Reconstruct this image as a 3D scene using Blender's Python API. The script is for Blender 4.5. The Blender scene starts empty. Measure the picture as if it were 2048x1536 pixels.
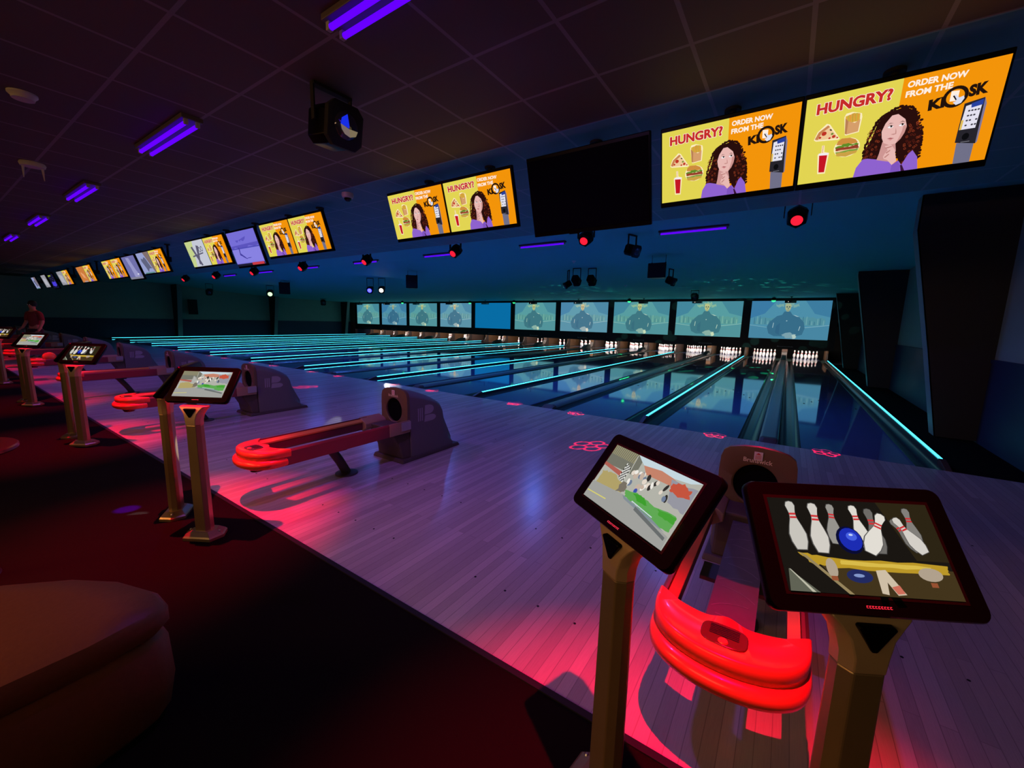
import bpy, bmesh, math, random
from mathutils import Vector, Matrix, Euler
from mathutils.geometry import tessellate_polygon
random.seed(7)
PI = math.pi
sc = bpy.context.scene
COL = sc.collection

# ------------------------------------------------------------------ camera
cam_d = bpy.data.cameras.new('camera'); cam = bpy.data.objects.new('camera', cam_d); COL.objects.link(cam)
cam_d.sensor_width = 36.0; cam_d.lens = 811.37 / 2048 * 36.0; cam_d.clip_start = .02; cam_d.clip_end = 200
cR = Vector((0.82763518, 0.56079153, 0.02308383)); cU = Vector((-0.10452908, 0.11359805, 0.98801273)); cF = Vector((-0.5514469, 0.82012703, -0.15263676))
m = Matrix((cR, cU, -cF)).transposed().to_4x4(); m.translation = Vector((-1.3354, -6.1715, 1.5016))
cam.matrix_world = m
sc.camera = cam

# ------------------------------------------------------------------ exposure, world
vs = sc.view_settings
vs.view_transform = 'Standard'; vs.look = 'None'; vs.exposure = 0.0; vs.gamma = 1.0
try: vs.use_curve_mapping = False
except Exception: pass
w = bpy.data.worlds.new('world'); sc.world = w; w.use_nodes = True
w.node_tree.nodes['Background'].inputs[0].default_value = (0.02, 0.02, 0.03, 1); w.node_tree.nodes['Background'].inputs[1].default_value = 0.2

# ------------------------------------------------------------------ layout numbers
L = 1.0541; GAP = .7111; DIV = .5322; PITCH = 2 * L + GAP + DIV          # lane, ball-track gap, divider gap
NP = 10
cx = lambda k: -L - GAP / 2 - PITCH * k          # centre of lane pair k (k = 0 is the rightmost)
dv = lambda k: DIV / 2 - PITCH * k               # centre of the divider on the right of pair k
YB = -4.853                                       # back edge of the approach
YM = 16.27                                        # face of the masking wall
ZT = 3.196                                        # tiled ceiling
XR, XL = 1.0, -34.15
def zceil(y):                                     # painted ceiling beyond the tiles
    P = [(.9, 3.42), (3, 3.35), (6, 3.12), (10, 2.9), (16.3, 2.83), (21, 2.8)]
    for (a, b), (c, d) in zip(P, P[1:]):
        if y <= c: return b + (d - b) * max(0, (y - a)) / (c - a)
    return 2.8

# ------------------------------------------------------------------ colour / materials
def lin(c): c /= 255.0; return c / 12.92 if c <= .04045 else ((c + .055) / 1.055) ** 2.4
def C(r, g, b): return (lin(r), lin(g), lin(b), 1.0)
def pm(name, col, rough=.5, metal=0.0, spec=.5, bump=0, bscale=40, vary=0, coat=0):
    m = bpy.data.materials.new(name); m.use_nodes = True
    n = m.node_tree.nodes; l = m.node_tree.links; b = n['Principled BSDF']
    b.inputs['Base Color'].default_value = col; b.inputs['Roughness'].default_value = rough; b.inputs['Metallic'].default_value = metal
    b.inputs['Specular IOR Level'].default_value = spec; b.inputs['Coat Weight'].default_value = coat
    if bump or vary:
        tc = n.new('ShaderNodeTexCoord'); no = n.new('ShaderNodeTexNoise'); no.inputs['Scale'].default_value = bscale; no.inputs['Detail'].default_value = 4
        l.new(tc.outputs['Object'], no.inputs['Vector'])
        if bump:
            bp = n.new('ShaderNodeBump'); bp.inputs['Strength'].default_value = bump; bp.inputs['Distance'].default_value = .004
            l.new(no.outputs['Fac'], bp.inputs['Height']); l.new(bp.outputs['Normal'], b.inputs['Normal'])
        if vary:
            mx = n.new('ShaderNodeMix'); mx.data_type = 'RGBA'
            mx.inputs['A'].default_value = tuple(c * (1 - vary) for c in col[:3]) + (1,); mx.inputs['B'].default_value = tuple(min(1, c * (1 + vary)) for c in col[:3]) + (1,)
            l.new(no.outputs['Fac'], mx.inputs['Factor']); l.new(mx.outputs['Result'], b.inputs['Base Color'])
    return m
EMC = {}
def em(col, s=1.0, sample=False):
    key = (tuple(round(c, 4) for c in col), s, sample)
    if key in EMC: return EMC[key]
    m = bpy.data.materials.new('glow'); m.use_nodes = True; n = m.node_tree.nodes; n.clear()
    e = n.new('ShaderNodeEmission'); o = n.new('ShaderNodeOutputMaterial'); e.inputs[0].default_value = col; e.inputs[1].default_value = s
    m.node_tree.links.new(e.outputs[0], o.inputs[0])
    if not sample: m.cycles.emission_sampling = 'NONE'
    EMC[key] = m
    return m
def eC(r, g, b, s=1.0, sample=False): return em(C(r, g, b), s, sample)

M = {}
M['black'] = pm('black_plastic', (.0008, .0008, .001, 1), .33, spec=.12)
M['blackmat'] = pm('black_matte', (.005, .005, .006, 1), .8)
M['glass'] = pm('dark_glass', (.004, .004, .005, 1), .06)
M['steel'] = pm('dark_steel', (.05, .05, .055, 1), .4, .8)
M['silver'] = pm('silver', (.5, .5, .52, 1), .3, .9)
M['bronze'] = pm('bronze_metal', (.33, .24, .13, 1), .32, .55, vary=.1, bscale=14)
M['bronze_l'] = pm('bronze_cast', (.55, .40, .24, 1), .4, .35, bump=.05, bscale=200)
M['hood'] = pm('hood_shell', (.17, .15, .135, 1), .55, bump=.12, bscale=180)
M['hoodf'] = pm('hood_front', (.17, .11, .055, 1), .4, bump=.06, bscale=150)
M['hoodb'] = pm('hood_base', (.10, .07, .055, 1), .6)
M['nose'] = pm('red_plastic', (.85, .09, .05, 1), .28, coat=.3)
M['nose2'] = pm('dark_red_plastic', (.11, .008, .008, 1), .2, coat=.3)
M['rail'] = pm('rail_side', (.19, .04, .045, 1), .35)
M['railt'] = pm('rail_track', (.75, .30, .08, 1), .35)
M['tan'] = pm('tan_plastic', (.42, .27, .15, 1), .45)
M['clip'] = pm('grey_clip', (.42, .38, .36, 1), .5)
M['leg'] = pm('leg_paint', (.06, .045, .045, 1), .45)
M['white'] = pm('white', (.7, .7, .7, 1), .5)
M['pin'] = pm('pin_white', (.85, .83, .80, 1), .25)
M['pinred'] = pm('pin_red', (.6, .02, .03, 1), .3)
M['paper'] = pm('sticker_paper', (.85, .7, .66, 1), .7)
M['stred'] = pm('sticker_red', (.6, .03, .03, 1), .7)
M['gold'] = pm('gold_print', (.85, .68, .42, 1), .5)
M['brown'] = pm('kickback_wood', (.09, .042, .016, 1), .55, vary=.25, bscale=12)
M['brownd'] = pm('kickback_dark', (.03, .02, .016, 1), .6)
M['wall'] = pm('wall_paint', (.26, .34, .27, 1), .8, vary=.08, bscale=3)
M['dado'] = pm('dado_paint', (.016, .022, .06, 1), .55, vary=.1, bscale=5)
M['column'] = pm('column_paint', (.012, .012, .013, 1), .6)
M['colside'] = pm('column_flange_lit', (.20, .22, .20, 1), .6)  # side face catching the light, its brightness put into a paler colour
M['mask'] = pm('mask_frame', (.006, .006, .007, 1), .5)
M['backwall'] = pm('back_wall', (.12, .05, .04, 1), .8)
M['carpet'] = pm('carpet', (.0075, .0045, .0035, 1), .9, spec=.06, bump=.5, bscale=260, vary=.35)
M['gutter'] = pm('gutter_plastic', (.035, .055, .05, 1), .22, bump=.15, bscale=9)
M['cap'] = pm('track_cover', (.13, .19, .175, 1), .28, bump=.1, bscale=60, vary=.15)
M['capd'] = pm('cap_end', (.07, .04, .03, 1), .5)
M['sofa'] = pm('brown_leather', (.30, .085, .03, 1), .5, bump=.3, bscale=60, vary=.12)
M['table'] = pm('dark_table', (.03, .02, .018, 1), .25)
M['skin'] = pm('skin', (.55, .30, .22, 1), .6)
M['shirt'] = pm('red_shirt', (.22, .04, .05, 1), .9)
M['trouser'] = pm('dark_trousers', (.03, .03, .05, 1), .9)
M['hair'] = pm('dark_hair', (.02, .012, .01, 1), .6)
M['ballo'] = pm('ball_orange', (.85, .13, .05, 1), .12, coat=.5, vary=.2, bscale=14)
M['balld'] = pm('ball_dark', (.03, .04, .07, 1), .1, coat=.5, vary=.4, bscale=14)
M['ivory'] = pm('ivory_plastic', (.55, .46, .38, 1), .5)
M['dark_pit'] = pm('pit_curtain', (.0015, .0015, .0015, 1), .95, spec=.1)

M['tanwall'] = pm('tan_wall', (.16, .10, .055, 1), .7); M['redwall'] = pm('red_wall', (.20, .03, .025, 1), .7)
def wood(name, c1, c2, gap, width, length, rough, coat=0, bump=.0):
    m = bpy.data.materials.new(name); m.use_nodes = True; n = m.node_tree.nodes; l = m.node_tree.links; b = n['Principled BSDF']
    tc = n.new('ShaderNodeTexCoord'); mp = n.new('ShaderNodeMapping'); mp.inputs['Rotation'].default_value = (0, 0, PI / 2)
    br = n.new('ShaderNodeTexBrick'); br.offset = .37; br.inputs['Color1'].default_value = c1; br.inputs['Color2'].default_value = c2; br.inputs['Mortar'].default_value = gap
    br.inputs['Scale'].default_value = 1; br.inputs['Mortar Size'].default_value = .0018; br.inputs['Mortar Smooth'].default_value = .3; br.inputs['Bias'].default_value = 0
    br.inputs['Brick Width'].default_value = length; br.inputs['Row Height'].default_value = width
    l.new(tc.outputs['Object'], mp.inputs[0]); l.new(mp.outputs[0], br.inputs['Vector'])
    no = n.new('ShaderNodeTexNoise'); ms = n.new('ShaderNodeMapping'); ms.inputs['Scale'].default_value = (60, 2.2, 1); l.new(tc.outputs['Object'], ms.inputs[0]); l.new(ms.outputs[0], no.inputs['Vector']); no.inputs['Detail'].default_value = 6
    mx = n.new('ShaderNodeMix'); mx.data_type = 'RGBA'; mx.blend_type = 'MULTIPLY'; mx.inputs['Factor'].default_value = .45
    rm = n.new('ShaderNodeMapRange'); rm.inputs['To Min'].default_value = .55; rm.inputs['To Max'].default_value = 1.25; l.new(no.outputs['Fac'], rm.inputs['Value'])
    l.new(br.outputs['Color'], mx.inputs['A']); l.new(rm.outputs[0], mx.inputs['B']); l.new(mx.outputs['Result'], b.inputs['Base Color'])
    b.inputs['Roughness'].default_value = rough; b.inputs['Coat Weight'].default_value = coat; b.inputs['Coat Roughness'].default_value = .04; b.inputs['Coat IOR'].default_value = 1.75
    n2 = n.new('ShaderNodeTexNoise'); n2.inputs['Scale'].default_value = 3.0; n2.inputs['Detail'].default_value = 3; m2 = n.new('ShaderNodeMapping'); m2.inputs['Scale'].default_value = (1.2, .5, 1)
    l.new(tc.outputs['Object'], m2.inputs[0]); l.new(m2.outputs[0], n2.inputs['Vector'])
    bp = n.new('ShaderNodeBump'); bp.inputs['Strength'].default_value = bump; bp.inputs['Distance'].default_value = .02; l.new(n2.outputs['Fac'], bp.inputs['Height']); l.new(bp.outputs[0], b.inputs['Normal'])
    return m
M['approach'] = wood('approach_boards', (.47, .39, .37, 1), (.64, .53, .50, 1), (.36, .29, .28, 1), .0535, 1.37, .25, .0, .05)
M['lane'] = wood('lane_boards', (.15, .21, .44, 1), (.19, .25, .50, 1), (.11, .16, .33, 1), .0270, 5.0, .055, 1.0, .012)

def ceil_mat():
    m = bpy.data.materials.new('ceiling_tiles'); m.use_nodes = True; n = m.node_tree.nodes; l = m.node_tree.links; b = n['Principled BSDF']
    g = n.new('ShaderNodeNewGeometry'); sp = n.new('ShaderNodeSeparateXYZ'); l.new(g.outputs['Position'], sp.inputs[0])
    def mt(op, a, b_=None, c=None):
        q = n.new('ShaderNodeMath'); q.operation = op
        for i, v in enumerate((a, b_, c)):
            if v is None: continue
            if hasattr(v, 'links'): l.new(v, q.inputs[i])
            else: q.inputs[i].default_value = v
        return q.outputs[0]
    def line(src, off):
        f = mt('FRACT', mt('DIVIDE', mt('SUBTRACT', src, off - 60 * .6096), .6096)); d = mt('MINIMUM', f, mt('SUBTRACT', 1.0, f)); return mt('LESS_THAN', d, .021)
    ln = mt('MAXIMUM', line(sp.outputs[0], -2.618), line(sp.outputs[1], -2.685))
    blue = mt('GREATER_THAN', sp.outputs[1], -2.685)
    no = n.new('ShaderNodeTexNoise'); no.inputs['Scale'].default_value = 1.1; l.new(g.outputs['Position'], no.inputs['Vector'])
    def mix(f, a, b_):
        x = n.new('ShaderNodeMix'); x.data_type = 'RGBA'
        for k, v in (('Factor', f), ('A', a), ('B', b_)):
            if hasattr(v, 'links'): l.new(v, x.inputs[k])
            else: x.inputs[k].default_value = v
        return x.outputs['Result']
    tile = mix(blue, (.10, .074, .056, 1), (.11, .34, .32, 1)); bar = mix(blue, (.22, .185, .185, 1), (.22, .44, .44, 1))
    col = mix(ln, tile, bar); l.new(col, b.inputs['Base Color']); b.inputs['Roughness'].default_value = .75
    return m
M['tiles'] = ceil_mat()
M['ceilp'] = pm('painted_ceiling', (.15, .62, .60, 1), .7, bump=.2, bscale=2.5)

# ------------------------------------------------------------------ mesh helpers
class MB:
    def __init__(s): s.v = []; s.f = []; s.m = []
    def add(s, vs, fs, mi=0, T=None):
        o = len(s.v); s.v += [tuple(T @ Vector(v)) if T is not None else tuple(v) for v in vs]
        s.f += [tuple(i + o for i in f) for f in fs]; s.m += [mi] * len(fs); return s
    def box(s, c, d, mi=0, R=None):
        x, y, z = d[0] / 2, d[1] / 2, d[2] / 2
        vs = [(-x, -y, -z), (x, -y, -z), (x, y, -z), (-x, y, -z), (-x, -y, z), (x, -y, z), (x, y, z), (-x, y, z)]
        T = Matrix.Translation(c)
        if R is not None: T = T @ (R.to_4x4() if hasattr(R, 'to_4x4') else R)
        return s.add(vs, [(3, 2, 1, 0), (4, 5, 6, 7), (0, 1, 5, 4), (1, 2, 6, 5), (2, 3, 7, 6), (3, 0, 4, 7)], mi, T)
    def b2(s, a, b, mi=0): return s.box([(p + q) / 2 for p, q in zip(a, b)], [abs(q - p) for p, q in zip(a, b)], mi)
    def loft(s, rings, mi=0, cap=True, closed=True):
        n = len(rings[0]); vs = [p for r in rings for p in r]; fs = []
        for i in range(len(rings) - 1):
            for j in range(n if closed else n - 1):
                k = (j + 1) % n; fs.append((i * n + j, i * n + k, (i + 1) * n + k, (i + 1) * n + j))
        if cap: fs += [tuple(range(n - 1, -1, -1)), tuple((len(rings) - 1) * n + j for j in range(n))]
        return s.add(vs, fs, mi)
    def lathe(s, prof, n=20, mi=0, c=(0, 0, 0), T=None, mfun=None):
        vs = []; fs = []; ms = []
        for r, z in prof:
            for j in range(n): a = 2 * PI * j / n; vs.append((r * math.cos(a), r * math.sin(a), z))
        for i in range(len(prof) - 1):
            for j in range(n):
                k = (j + 1) % n; fs.append((i * n + j, i * n + k, (i + 1) * n + k, (i + 1) * n + j)); ms.append(mfun(i) if mfun else mi)
        fs += [tuple(range(n - 1, -1, -1)), tuple((len(prof) - 1) * n + j for j in range(n))]; ms += [ms[0], ms[-1]]
        TT = Matrix.Translation(c) @ (T if T is not None else Matrix())
        s.add(vs, fs, 0, TT); s.m[-len(fs):] = ms; return s
    def cyl(s, a, b, r, n=16, mi=0, r2=None):
        a = Vector(a); b = Vector(b); d = b - a; q = d.to_track_quat('Z', 'Y').to_matrix().to_4x4()
        return s.lathe([(r, 0), (r2 if r2 else r, d.length)], n, mi, a, q)
    def tube(s, pts, r, n=8, mi=0):
        pts = [Vector(p) for p in pts]; rings = []
        for i, p in enumerate(pts):
            d = (pts[min(i + 1, len(pts) - 1)] - pts[max(i - 1, 0)]).normalized(); q = d.to_track_quat('Z', 'Y')
            rings.append([tuple(p + q @ Vector((r * math.cos(2 * PI * j / n), r * math.sin(2 * PI * j / n), 0))) for j in range(n)])
        return s.loft(rings, mi)
    def prism(s, poly, axis, a, b, mi=0):          # extrude 2-D polygon along an axis
        def P(u, v, t): return {'x': (t, u, v), 'y': (u, t, v), 'z': (u, v, t)}[axis]
        n = len(poly); vs = [P(u, v, a) for u, v in poly] + [P(u, v, b) for u, v in poly]
        fs = [tuple(range(n)), tuple(n + i for i in reversed(range(n)))] + [(i, (i + 1) % n, (i + 1) % n + n, i + n) for i in range(n)]
        return s.add(vs, fs, mi)
    def build(s, name, mats, parent=None, smooth=35, bevel=0, seg=2, sub=0):
        me = bpy.data.meshes.new(name); me.from_pydata(s.v, [], s.f)
        if not isinstance(mats, (list, tuple)): mats = [mats]
        for mm in mats: me.materials.append(mm)
        me.polygons.foreach_set('material_index', s.m)
        bm = bmesh.new(); bm.from_mesh(me); bmesh.ops.recalc_face_normals(bm, faces=bm.faces); bm.to_mesh(me); bm.free()
        if smooth:
            me.polygons.foreach_set('use_smooth', [True] * len(me.polygons))
            try: me.set_sharp_from_angle(angle=math.radians(smooth))
            except Exception: pass
        me.update()
        o = bpy.data.objects.new(name, me); COL.objects.link(o)
        if parent: o.parent = parent
        if bevel:
            b = o.modifiers.new('bevel', 'BEVEL'); b.width = bevel; b.segments = seg; b.limit_method = 'ANGLE'; b.angle_limit = math.radians(40)
        if sub: u = o.modifiers.new('sub', 'SUBSURF'); u.levels = sub; u.render_levels = sub
        return o
def empty(name, loc=(0, 0, 0), rz=0):
    o = bpy.data.objects.new(name, None); COL.objects.link(o); o.location = loc; o.rotation_euler = (0, 0, rz); o.empty_display_size = .1; return o
def tag(o, label=None, cat=None, group=None, kind=None):
    if label: o['label'] = label
    if cat: o['category'] = cat
    if group: o['group'] = group
    if kind: o['kind'] = kind
    return o
def thing(name, label, cat, loc=(0, 0, 0), rz=0, group=None): return tag(empty(name, loc, rz), label, cat, group)
def kids(o): return [c for c in bpy.data.objects if c.parent == o]
def copy_tree(o, parent=None, _cache={}):
    c = o.copy(); COL.objects.link(c); c.parent = parent
    for ch in kids(o): copy_tree(ch, c)
    return c
def S(o): return tag(o, kind='structure')
ORD = ['rightmost', 'second from the right', 'third from the right', 'fourth from the right', 'fifth from the right', 'fifth from the left', 'fourth from the left', 'third from the left', 'second from the left', 'leftmost']
ORDR = ['first', 'second', 'third', 'fourth', 'fifth', 'sixth', 'seventh', 'eighth', 'ninth', 'tenth', 'eleventh', 'twelfth']

# ------------------------------------------------------------------ lights (lamps out of frame behind the camera)
def area(name, loc, aim, size, sy, col, power, spread=PI):
    d = bpy.data.lights.new(name, 'AREA'); d.shape = 'RECTANGLE'; d.size = size; d.size_y = sy; d.color = col; d.energy = power; d.spread = spread
    o = bpy.data.objects.new(name, d); COL.objects.link(o); o.location = loc
    o.rotation_euler = (Vector(aim) - Vector(loc)).to_track_quat('-Z', 'Y').to_euler(); return o
def spot(name, loc, aim, ang, col, power, blend=.3, rad=.03):
    d = bpy.data.lights.new(name, 'SPOT'); d.spot_size = math.radians(ang); d.spot_blend = blend; d.color = col; d.energy = power; d.shadow_soft_size = rad
    o = bpy.data.objects.new(name, d); COL.objects.link(o); o.location = loc
    o.rotation_euler = (Vector(aim) - Vector(loc)).to_track_quat('-Z', 'Y').to_euler(); return o
K_WARM, K_RED, K_UV, K_LED = 1.0, 1.0, 1.0, 1.0
area('unseen_warm_lamp', (-3.5, -11.0, 2.9), (-3.0, -5.6, .5), 5, 1.2, (1, .60, .26), 75 * K_WARM)
area('unseen_warm_lamp', (-14, -11.5, 2.9), (-14, -4, .4), 7, 1.0, (1, .42, .20), 40 * K_WARM)
area('unseen_warm_lamp', (-6.5, -9.0, 2.9), (-4.2, -6.0, .4), 1.5, .6, (1, .40, .12), 17 * K_WARM, math.radians(100))  # warm fill added to brighten the bench

# red wash spots above the seating, one over each pair (the racks' shadows fall from these)
for k in range(8):
    spot('red_spot', (cx(k), -5.13, 3.14), (cx(k), -5.36, 0), 47, (1, .0, .045), (1050 if k < 3 else 650) * K_RED, 1.0, .015)

def gobo(d, kind):
    d.use_nodes = True; n = d.node_tree.nodes; l = d.node_tree.links; e = n['Emission']
    tc = n.new('ShaderNodeTexCoord'); sp = n.new('ShaderNodeSeparateXYZ'); l.new(tc.outputs['Normal'], sp.inputs[0])
    def mt(op, a, b_=None):
        q = n.new('ShaderNodeMath'); q.operation = op
        for i, v in enumerate((a, b_)):
            if v is None: continue
            if hasattr(v, 'links'): l.new(v, q.inputs[i])
            else: q.inputs[i].default_value = v
        return q.outputs[0]
    nz = mt('ABSOLUTE', sp.outputs[2]); px = mt('DIVIDE', sp.outputs[0], nz); py = mt('DIVIDE', sp.outputs[1], nz)
    if kind == 'rings':
        out = None
        for i in range(5):
            a = 2 * PI * i / 5 + .3; x0, y0 = .026 * math.cos(a), .026 * math.sin(a)
            dx = mt('SUBTRACT', px, x0); dy = mt('SUBTRACT', py, y0)
            r = mt('SQRT', mt('ADD', mt('MULTIPLY', dx, dx), mt('MULTIPLY', dy, dy)))
            ring = mt('LESS_THAN', mt('ABSOLUTE', mt('SUBTRACT', r, .0150)), .0026)
            out = ring if out is None else mt('MAXIMUM', out, ring)
    else:
        cb = n.new('ShaderNodeCombineXYZ'); l.new(px, cb.inputs[0]); l.new(py, cb.inputs[1])
        vo = n.new('ShaderNodeTexVoronoi'); vo.inputs['Scale'].default_value = 13 if kind == 'dots' else 11; l.new(cb.outputs[0], vo.inputs['Vector'])
        out = mt('LESS_THAN', vo.outputs['Distance'], .26)
    l.new(out, e.inputs['Strength'])

# ------------------------------------------------------------------ building shell
b = MB(); b.b2((XL, -13.5, -.12), (XR, YB - .03, 0)); S(b.build('floor_concourse', M['carpet'], smooth=0))
b = MB(); b.b2((XL, YB, -.12), (XR, 0, 0))
for k in range(-0, 10):
    for ln in (cx(k) + GAP / 2 + L / 2, cx(k) - GAP / 2 - L / 2):
        for yy in (-4.45, -3.75, -2.1):
            for i in range(-2, 3): b.lathe([(.007, 0), (.007, .0012)], 8, 1, (ln + i * .215, yy, 0))
S(b.build('floor_approach', [M['approach'], M['blackmat']], smooth=0))
b = MB(); b.b2((XL, YB - .03, -.12), (XR, YB, .006)); S(b.build('trim_1', M['blackmat'], smooth=0))
b = MB(); b.b2((XL, 0, -.14), (XR, 20.5, -.115)); S(b.build('floor_subfloor', M['blackmat'], smooth=0))
b = MB(); b.b2((.30, 0, -.11), (XR, 16.2, -.02)); b.b2((XL, 0, -.11), (dv(10) - .04, 16.2, -.02)); S(b.build('floor_side_ledge', M['carpet'], smooth=0))
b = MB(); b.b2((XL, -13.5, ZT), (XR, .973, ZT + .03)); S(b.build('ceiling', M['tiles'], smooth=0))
ys = [.973, 2, 3, 4, 5, 6, 7.5, 9, 10, 12, 14, 16.3, 20.5]
for y, y2 in zip(ys, ys[1:]):
    b = MB(); b.loft([[(XL, q, zceil(q)), (XR, q, zceil(q)), (XR, q, zceil(q) + .04), (XL, q, zceil(q) + .04)] for q in (y, y2)]); S(b.build('ceiling_painted', M['ceilp'], smooth=0))
b = MB(); b.b2((XL, .973, ZT + .02), (XR, .99, 3.47)); S(b.build('ceiling_fascia', M['ceilp'], smooth=0))
b = MB(); b.b2((XR, -13.5, 1.12), (XR + .1, 20.5, 3.5)); b.b2((XR - .02, -13.5, -.1), (XR + .1, 20.5, 1.12), 1); b.b2((XR - .035, -13.5, 1.09), (XR, 20.5, 1.14), 1); S(b.build('wall_right', [M['wall'], M['dado']], smooth=0))
b = MB(); b.b2((XL - .1, -13.5, 1.12), (XL, 20.5, 3.5)); b.b2((XL - .1, -13.5, -.1), (XL + .02, 20.5, 1.12), 1); b.b2((XL, -13.5, 1.09), (XL + .035, 20.5, 1.14), 1); S(b.build('wall_left', [M['wall'], M['dado']], smooth=0))
b = MB(); b.b2((XL, -13.6, -.1), (XR, -13.5, 3.5)); S(b.build('wall_back', M['backwall'], smooth=0))
b = MB(); b.b2((XL, 20.5, -.1), (XR, 20.6, 3.5)); S(b.build('wall_front', M['blackmat'], smooth=0))
b = MB(); b.b2((XL, 16.29, 1.12), (-33.42, 16.5, 2.8)); b.b2((XL, 16.27, -.1), (-33.42, 16.5, 1.12), 1); S(b.build('wall_end_panel', [M['tanwall'], M['redwall']], smooth=0))
# tapered steel frame columns standing against the side walls
def column(y, side, label):
    w0 = XR if side > 0 else XL; s = side
    prof = [(w0, 0), (w0 - s * .44, 0), (w0 - s * .66, 1.22), (w0 - s * .98, 2.9), (w0 - s * .98, zceil(y) - .004), (w0, zceil(y) - .004)]
    o = thing('steel_column', label, 'column', (w0, y, 0)); 
    a = MB(); a.prism([(x - w0, z) for x, z in prof], 'y', 0, .02); a.build('web_panel', M['column'], o, smooth=0)
    f = MB(); f.loft([[(x - w0, 0, z), (x - w0, .26, z), (x - w0 + s * .015, .26, z), (x - w0 + s * .015, 0, z)] for x, z in prof[1:5]]); f.build('flange', M['colside'], o, smooth=0)
for i, y in enumerate((2.0, 8.0, 14.0)): column(y, 1, ['black tapered steel column on the right wall, nearest the approach', 'black tapered steel column midway along the right wall', 'black tapered steel column on the right wall beside the masking screens'][i])
for i, y in enumerate((3.5, 9.4, 15.4)): column(y, -1, ['black tapered steel column on the far left wall, nearest the approach', 'black tapered steel column midway along the far left wall', 'black tapered steel column on the left wall beside the masking screens'][i])

# ------------------------------------------------------------------ lanes
YL = 19.3
def gutter_sec(x0, x1):
    n = 10; xc, r = (x0 + x1) / 2, (x1 - x0) / 2
    up = [(xc - r * math.cos(PI * i / n), -.012 - .075 * math.sin(PI * i / n)) for i in range(n + 1)]
    return up
def gutter(x0, x1, parent):
    up = gutter_sec(x0, x1); dn = [(x, z - .006) for x, z in reversed(up)]
    b = MB(); b.loft([[(x, y, z) for x, z in up + dn] for y in (.02, YL)]); return b.build('gutter', M['gutter'], parent, smooth=60)
def lane(xc, label, lg):
    o = thing('bowling_lane', label, 'lane', (xc, 0, 0), 0, 'bowling lanes')
    b = MB(); b.b2((-L / 2, .012, -.11), (L / 2, YL, 0))
    for i in range(-3, 4):                                     # aiming arrows inlaid in the boards
        y = 4.85 - abs(i) * .32; b.prism([(i * .135 - .02, y - .12), (i * .135 + .02, y - .12), (i * .135, y)], 'z', 0, .0008, 1)
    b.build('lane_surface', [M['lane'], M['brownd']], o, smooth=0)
    gutter(-L / 2 - .235, -L / 2, o); gutter(L / 2, L / 2 + .235, o)
names20 = []
for k in range(NP):
    a = 'right-hand' ; lab = {0: 'nearest the right wall', 9: 'nearest the far left wall'}
    lane(cx(k) + GAP / 2 + L / 2, 'right-hand lane of the pair under the %s projection screen' % ORD[k], k)
    lane(cx(k) - GAP / 2 - L / 2, 'left-hand lane of the pair under the %s projection screen' % ORD[k], k)
LEDC = em((.045, .56, .76, 1), 3.9, True)
for k in range(NP + 1):
    pos = 'along the right wall beside the rightmost lane' if k == 0 else ('along the left wall beside the leftmost lane' if k == NP else 'between %s and %s lane pairs from the right' % (ORDR[k - 1], ORDR[k]))
    o = thing('lane_divider', 'lane divider with cyan light strip ' + pos, 'lane divider', (dv(k), 0, 0), 0, 'lit lane dividers')
    b = MB(); b.b2((-.0295, .30, -.11), (.0295, 17.4, .045)); b.build('cover', M['gutter'], o, smooth=0, bevel=.006)
    b = MB(); b.b2((-.009, .30, .045), (.009, 17.2, .060)); b.build('light_strip', LEDC, o, smooth=0)
    b = MB(); b.loft([[(-.028, .02, -.10), (.028, .02, -.10), (.028, .02, .004), (-.028, .02, .004)], [(-.0298, .20, -.10), (.0298, .20, -.10), (.0298, .20, .05), (-.0298, .20, .05)], [(-.0298, .298, -.1), (.0298, .298, -.1), (.0298, .298, .062), (-.0298, .298, .062)]]); b.build('end_cap', M['capd'], o, smooth=0, bevel=.004)
for k in range(NP):
    o = thing('ball_track_cover', 'wide grey ball track cover between the lanes under the %s screen' % ORD[k], 'ball track cover', (cx(k), 0, 0), 0, 'ball track covers')
    h = (GAP - .47) / 2 - .008
    sec = [(-h, -.09), (-h - .004, -.02), (-h + .008, .018), (-h + .03, .032), (-h * .5, .036), (h * .5, .036), (h - .03, .032), (h - .008, .018), (h + .004, -.02), (h, -.09)]
    b = MB(); b.loft([[(x, y, z) for x, z in sec] for y in (.2, 16.4)]); b.build('cover', M['cap'], o, smooth=50)
    b = MB(); b.loft([[(x * .96, .01, min(z, -.02)) for x, z in sec], [(x * 1.02, .12, z * 1.02 + .003) for x, z in sec], [(x * 1.02, .2, z * 1.02 + .003) for x, z in sec]]); b.build('end_cap', M['capd'], o, smooth=0, bevel=.004)
    b = MB()                                                   # ball return lift hump at the far end
    b.loft([[(x * 1.0, y, (z + .02) * q) for x, z in sec] for y, q in ((16.4, 1.0), (16.6, 2.6), (16.9, 3.6), (17.3, 3.8))]); b.build('accelerator_hump', M['cap'], o, smooth=50)

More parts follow.
